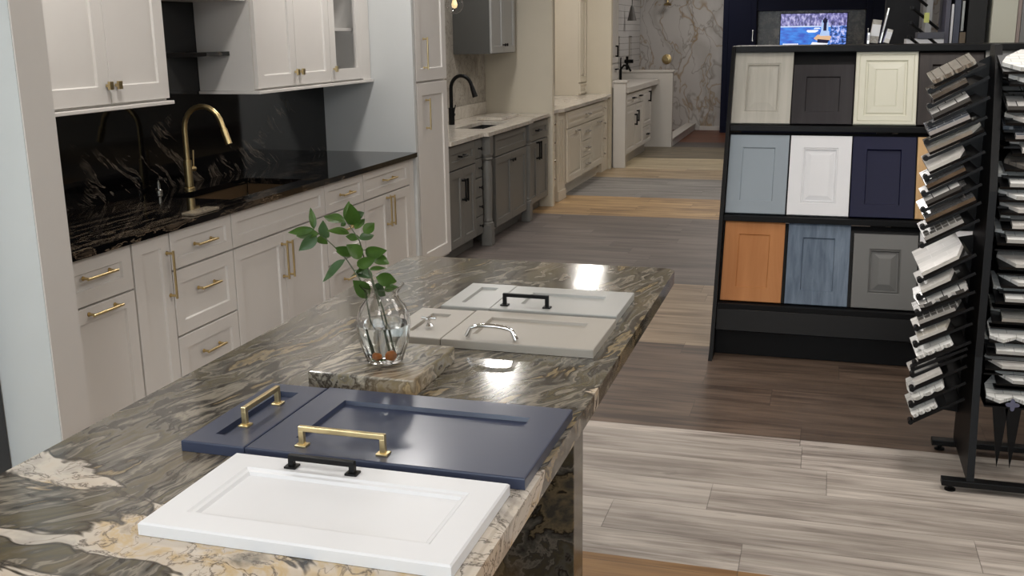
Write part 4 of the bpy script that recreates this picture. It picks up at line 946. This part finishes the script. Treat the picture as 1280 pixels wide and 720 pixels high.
def lying(name, label, x0, x1, y0, y1, mat, prof, z=TZ + .0008, th=.021, grp='cabinet door samples lying on the island'):
    M = flat(x0, y0, z); o = thing(name, label, 'sample door' if 'door' in name else 'drawer front', M, grp)
    part('door_panel' if 'door' in name else 'drawer_panel', panel(x1 - x0, y1 - y0, th, prof), mat, o, M); return o
S0 = TZ + .0008
th = .021
def sh2(s, d=.007, t=th): return [(0, t - .003), (.0005, t - .001), (.003, t), (s, t), (s + .002, t - d)]
wprof = [(0, th - .003), (.003, th), (.052, th), (.056, th - .003), (.062, th - .004), (.066, th - .009)]
o = lying('sample_door', 'bright white sample door with a matte black pull, nearest on the island', -.985, -.470, 1.236, 1.522, M_WHS, wprof)
pull('square', .125, False, M_BLK, o, flat(0, 0, S0 + th), -.797, 1.488, proj=.019)
o = lying('sample_drawer_front', 'navy blue sample drawer front with a gold square pull', -1.116, -.984, 1.546, 1.884, M_NAVYS, sh2(.045, .010))
pull('square', .135, True, M_BRASS2, o, flat(0, 0, S0 + th), -1.037, 1.704, proj=.034)
o = lying('sample_door', 'navy blue sample door with a gold square pull on the island', -.982, -.451, 1.546, 1.890, M_NAVYS, sh2(.068, .009))
pull('square', .17, False, M_BRASS2, o, flat(0, 0, S0 + th), -.803, 1.580, proj=.034)
o = lying('sample_drawer_front', 'warm grey sample drawer front with a chrome knob beside the vase', -1.035, -.881, 2.287, 2.560, M_GRS, sh2(.05))
b = BM(); lathe(b, [(0, 0), (.010, 0), (.005, .005), (.0045, .014), (.008, .018), (.008, .022), (0, .024)], seg=16); box(b, -.020, .020, -.004, .004, .016, .023, .002); box(b, -.004, .004, -.016, .016, .016, .023, .002)
part('knob', b, M_CHROME, o, flat(-.950, 2.392, S0 + th))
o = lying('sample_door', 'warm grey sample door with a curved chrome pull on the island', -.879, -.496, 2.287, 2.570, M_GRS, sh2(.062))
pull('bow', .125, False, M_CHROME, o, flat(0, 0, S0 + th), -.756, 2.312, proj=.03)
o = lying('sample_drawer_front', 'pale cool grey sample drawer front without a handle at the far end of the island', -.993, -.853, 2.596, 2.868, M_GRS2, sh2(.044))
o = lying('sample_door', 'pale cool grey sample door with a matte black pull, farthest on the island', -.851, -.501, 2.596, 2.862, M_GRS2, sh2(.068))
pull('square', .13, False, M_BLK, o, flat(0, 0, S0 + th), -.760, 2.634, proj=.03)
slab = part('stone_riser', bx(-1.052, -.803, 1.925, 2.180, TZ + .0008, .955, .004), M_GRANR, None)
tag(slab, 'thick square of patterned stone lying on the island under the glass vase', 'stone block')

# ---------------------------------------------------------------- vase with branches
VX, VY, VZ = -.914, 2.03, .956
t = thing('glass_vase', 'clear ribbed glass vase of water on the stone block', 'vase', flat(VX, VY, VZ))
outer = [(0, 0), (.034, 0), (.040, .004), (.046, .02), (.055, .05), (.0595, .085), (.058, .105), (.050, .128), (.038, .143), (.034, .152), (.037, .162), (.046, .172), (.049, .176)]
inner = [(.0475, .1765), (.044, .172), (.0345, .162), (.0315, .152), (.0355, .143), (.047, .127), (.055, .105), (.0563, .085), (.052, .05), (.0425, .02), (.036, .010), (0, .009)]
def ribbed(prof, seg, amp):
    bm = lathe(BM(), prof, VX, VY, VZ, seg)
    for v in bm.verts:
        dx, dy = v.co.x - VX, v.co.y - VY; r = math.hypot(dx, dy); h = (v.co.z - VZ)
        if r > 1e-4 and .012 < h < .11:
            k = 1 + amp * math.cos(16 * math.atan2(dy, dx)) * min(1, (h - .012) / .02, (.11 - h) / .03); v.co.x = VX + dx * k; v.co.y = VY + dy * k
    return bm
part('glass_body', ribbed(outer + inner, 96, .012), glass('vase_glass', 1.42), t, smooth=True)
part('water', lathe(BM(), [(0, .0095), (.0355, .0105), (.0418, .0205), (.0512, .05), (.0553, .083), (.0553, .088), (0, .088)], VX, VY, VZ, 48), glass('water', 1.33, (.97, 1, .98, 1)), t, smooth=True)
ML1 = NT('green_leaf'); ML1.set(Base_Color=ML1.mix(ML1.noise(ML1.pos(), 26, 3), srgb(56, 88, 34), srgb(100, 136, 58)), Roughness=.33, Specular_IOR_Level=.5); M_LEAF = ML1.m
ML2 = NT('olive_leaf'); ML2.set(Base_Color=ML2.mix(ML2.noise(ML2.pos(), 20, 3), srgb(60, 96, 56), srgb(112, 140, 96)), Roughness=.4); M_LEAF2 = ML2.m
M_STEM = paint('dark_green_stem', (62, 70, 44), .5)
def leaf(base, tip, width, mat, parent, rng):
    width *= 1.38; base, tip = Vector(base), Vector(tip); tip = tip + (tip - base) * .10; d = tip - base; L = d.length; d.normalize()
    view = Vector((.42, -.86, .30)) + Vector((rng.uniform(-.5, .5), rng.uniform(-.3, .3), rng.uniform(-.3, .6)))
    s = d.cross(view).normalized(); n = s.cross(d).normalized()
    bm = BM(); N = 9; rows_ = []
    for i in range(N + 1):
        a = i / N; w = width * .5 * (math.sin(math.pi * min(1, a ** .8)) ** .8) * (1.0 if a < .6 else 1 - .25 * (a - .6) / .4) + .0004
        c = base + d * L * a + n * (-.10 * L * (a - .5) ** 2 + .02 * L * math.sin(6 * a))
        rows_.append([bm.verts.new(c + s * (w * k) + n * (abs(k) * w * .28)) for k in (-1, -.5, 0, .5, 1)])
    for a, b_ in zip(rows_, rows_[1:]):
        for k in range(4): bm.faces.new((a[k], a[k + 1], b_[k + 1], b_[k]))
    r = bmesh.ops.solidify(bm, geom=bm.faces[:], thickness=.0006)
    return part('leaf', bm, mat, parent, smooth=True)
def branch(name, label, stems, leaves, seed):
    rng = random.Random(seed); t = thing(name, label, 'branch', flat(*stems[0][0]))
    b = BM()
    for st in stems:
        P = [Vector(p) for p in st]; pts = []
        for i in range(len(P) - 1):
            for k in range(4): pts.append(P[i].lerp(P[i + 1], k / 4))
        pts.append(P[-1]); n = len(pts)
        sm = [pts[0]] + [(pts[i - 1] + pts[i] * 2 + pts[i + 1]) / 4 for i in range(1, n - 1)] + [pts[-1]]
        tube(b, sm, [.0021 - .0011 * i / n for i in range(n)], 8)
    part('stem', b, M_STEM, t, smooth=True)
    for i, (a, c, w) in enumerate(leaves): leaf(a, c, w, M_LEAF if rng.random() < .62 else M_LEAF2, t, rng)
LEFT = [
((-1.066, 2.004, 1.251), (-1.127, 2.007, 1.241), 0.0134),
((-1.068, 2.009, 1.251), (-1.077, 2.016, 1.293), 0.0111),
((-1.046, 2.019, 1.229), (-1.035, 1.989, 1.27), 0.0182),
((-1.052, 1.995, 1.242), (-1.115, 2.018, 1.233), 0.0174),
((-1.06, 2.004, 1.238), (-1.092, 1.986, 1.208), 0.0198),
((-1.075, 2.034, 1.227), (-1.051, 2.032, 1.215), 0.0174),
((-1.007, 2.027, 1.181), (-1.06, 2.026, 1.132), 0.0166),
((-0.985, 2.02, 1.199), (-1.009, 1.995, 1.213), 0.0158),
]
RIGHT = [
((-0.998, 2.019, 1.269), (-1.058, 2.045, 1.273), 0.0174),
((-0.993, 2.015, 1.271), (-0.992, 2.032, 1.308), 0.0134),
((-0.976, 2.021, 1.26), (-0.967, 1.99, 1.308), 0.0229),
((-0.975, 2.024, 1.279), (-0.958, 2.031, 1.287), 0.0126),
((-0.981, 2.006, 1.246), (-1.013, 1.973, 1.256), 0.015),
((-1.0, 2.029, 1.265), (-1.011, 2.027, 1.257), 0.0079),
((-0.976, 2.023, 1.252), (-0.966, 2.049, 1.269), 0.0142),
((-0.966, 2.023, 1.233), (-1.012, 2.052, 1.228), 0.0119),
((-0.949, 2.01, 1.246), (-0.935, 2.031, 1.264), 0.0174),
((-0.961, 2.012, 1.232), (-0.943, 2.042, 1.236), 0.0158),
((-0.958, 2.029, 1.196), (-0.899, 2.001, 1.211), 0.0206),
((-0.951, 1.999, 1.195), (-0.974, 1.98, 1.223), 0.0237),
((-0.985, 2.033, 1.196), (-1.024, 2.028, 1.199), 0.0174),
((-0.931, 2.019, 1.19), (-0.894, 2.005, 1.183), 0.0182),
((-0.972, 2.014, 1.171), (-0.925, 2.006, 1.191), 0.0182),
((-0.94, 2.008, 1.166), (-0.906, 2.014, 1.17), 0.0087),
((-0.928, 2.017, 1.147), (-0.896, 2.046, 1.133), 0.0221),
((-0.965, 2.021, 1.168), (-1.003, 2.051, 1.137), 0.0198),
((-0.943, 2.028, 1.143), (-1.0, 2.063, 1.149), 0.0198),
((-0.95, 2.021, 1.102), (-0.971, 1.997, 1.139), 0.0253),
((-0.942, 2.028, 1.123), (-0.928, 2.061, 1.098), 0.0213),
((-0.916, 2.03, 1.116), (-0.888, 2.035, 1.123), 0.0142),
]

OFFY = .016
def sh_(p): return (p[0], p[1] + OFFY, p[2])
SL = [[sh_(p) for p in [(-0.930, 2.014, 0.968), (-0.948, 2.014, 1.061), (-0.960, 2.014, 1.132), (-0.981, 2.014, 1.163), (-1.0, 2.014, 1.191), (-1.041, 2.014, 1.227), (-1.073, 2.014, 1.248)]]]
SR = [[sh_(p) for p in [(-0.893, 2.014, 0.970), (-0.911, 2.014, 1.068), (-0.935, 2.014, 1.140), (-0.954, 2.014, 1.19), (-0.962, 2.014, 1.229), (-0.98, 2.014, 1.254), (-0.993, 2.014, 1.271)]],
      [sh_(p) for p in [(-0.906, 2.020, 0.968), (-0.920, 2.02, 1.060), (-0.938, 2.018, 1.138), (-0.955, 2.014, 1.19)]]]
branch('leafy_branch', 'green leafy branch in the vase arching far to the left', SL, [(sh_(a), sh_(c), w) for a, c, w in LEFT], 4)
branch('leafy_branch', 'fuller upright green leafy branch in the vase', SR, [(sh_(a), sh_(c), w) for a, c, w in RIGHT], 9)
rng = random.Random(5)
for k, (dx, dy, r) in enumerate(((-.006, -.022, .010), (.020, -.016, .012))):
    b = BM(); bmesh.ops.create_icosphere(b, subdivisions=2, radius=r)
    for v in b.verts: v.co *= 1 + rng.uniform(-.12, .12)
    o = tag(part('amber_pebble', b, paint('amber_stone', (214, 122, 48), .4), None, flat(VX + dx, VY + dy, VZ + .011 + r), True),
            ('smaller amber pebble at the centre of the vase bottom', 'larger amber pebble at the right of the vase bottom')[k], 'pebble', 'amber pebbles in the vase')
tag(part('submerged_leaf', prism(BM(), [(-.034, -.010), (-.018, -.026), (-.004, -.026), (.006, -.012), (-.014, -.002)], .012, .015, flat(VX, VY, VZ)), M_LEAF), 'fallen green leaf under water at the bottom of the vase', 'leaf')
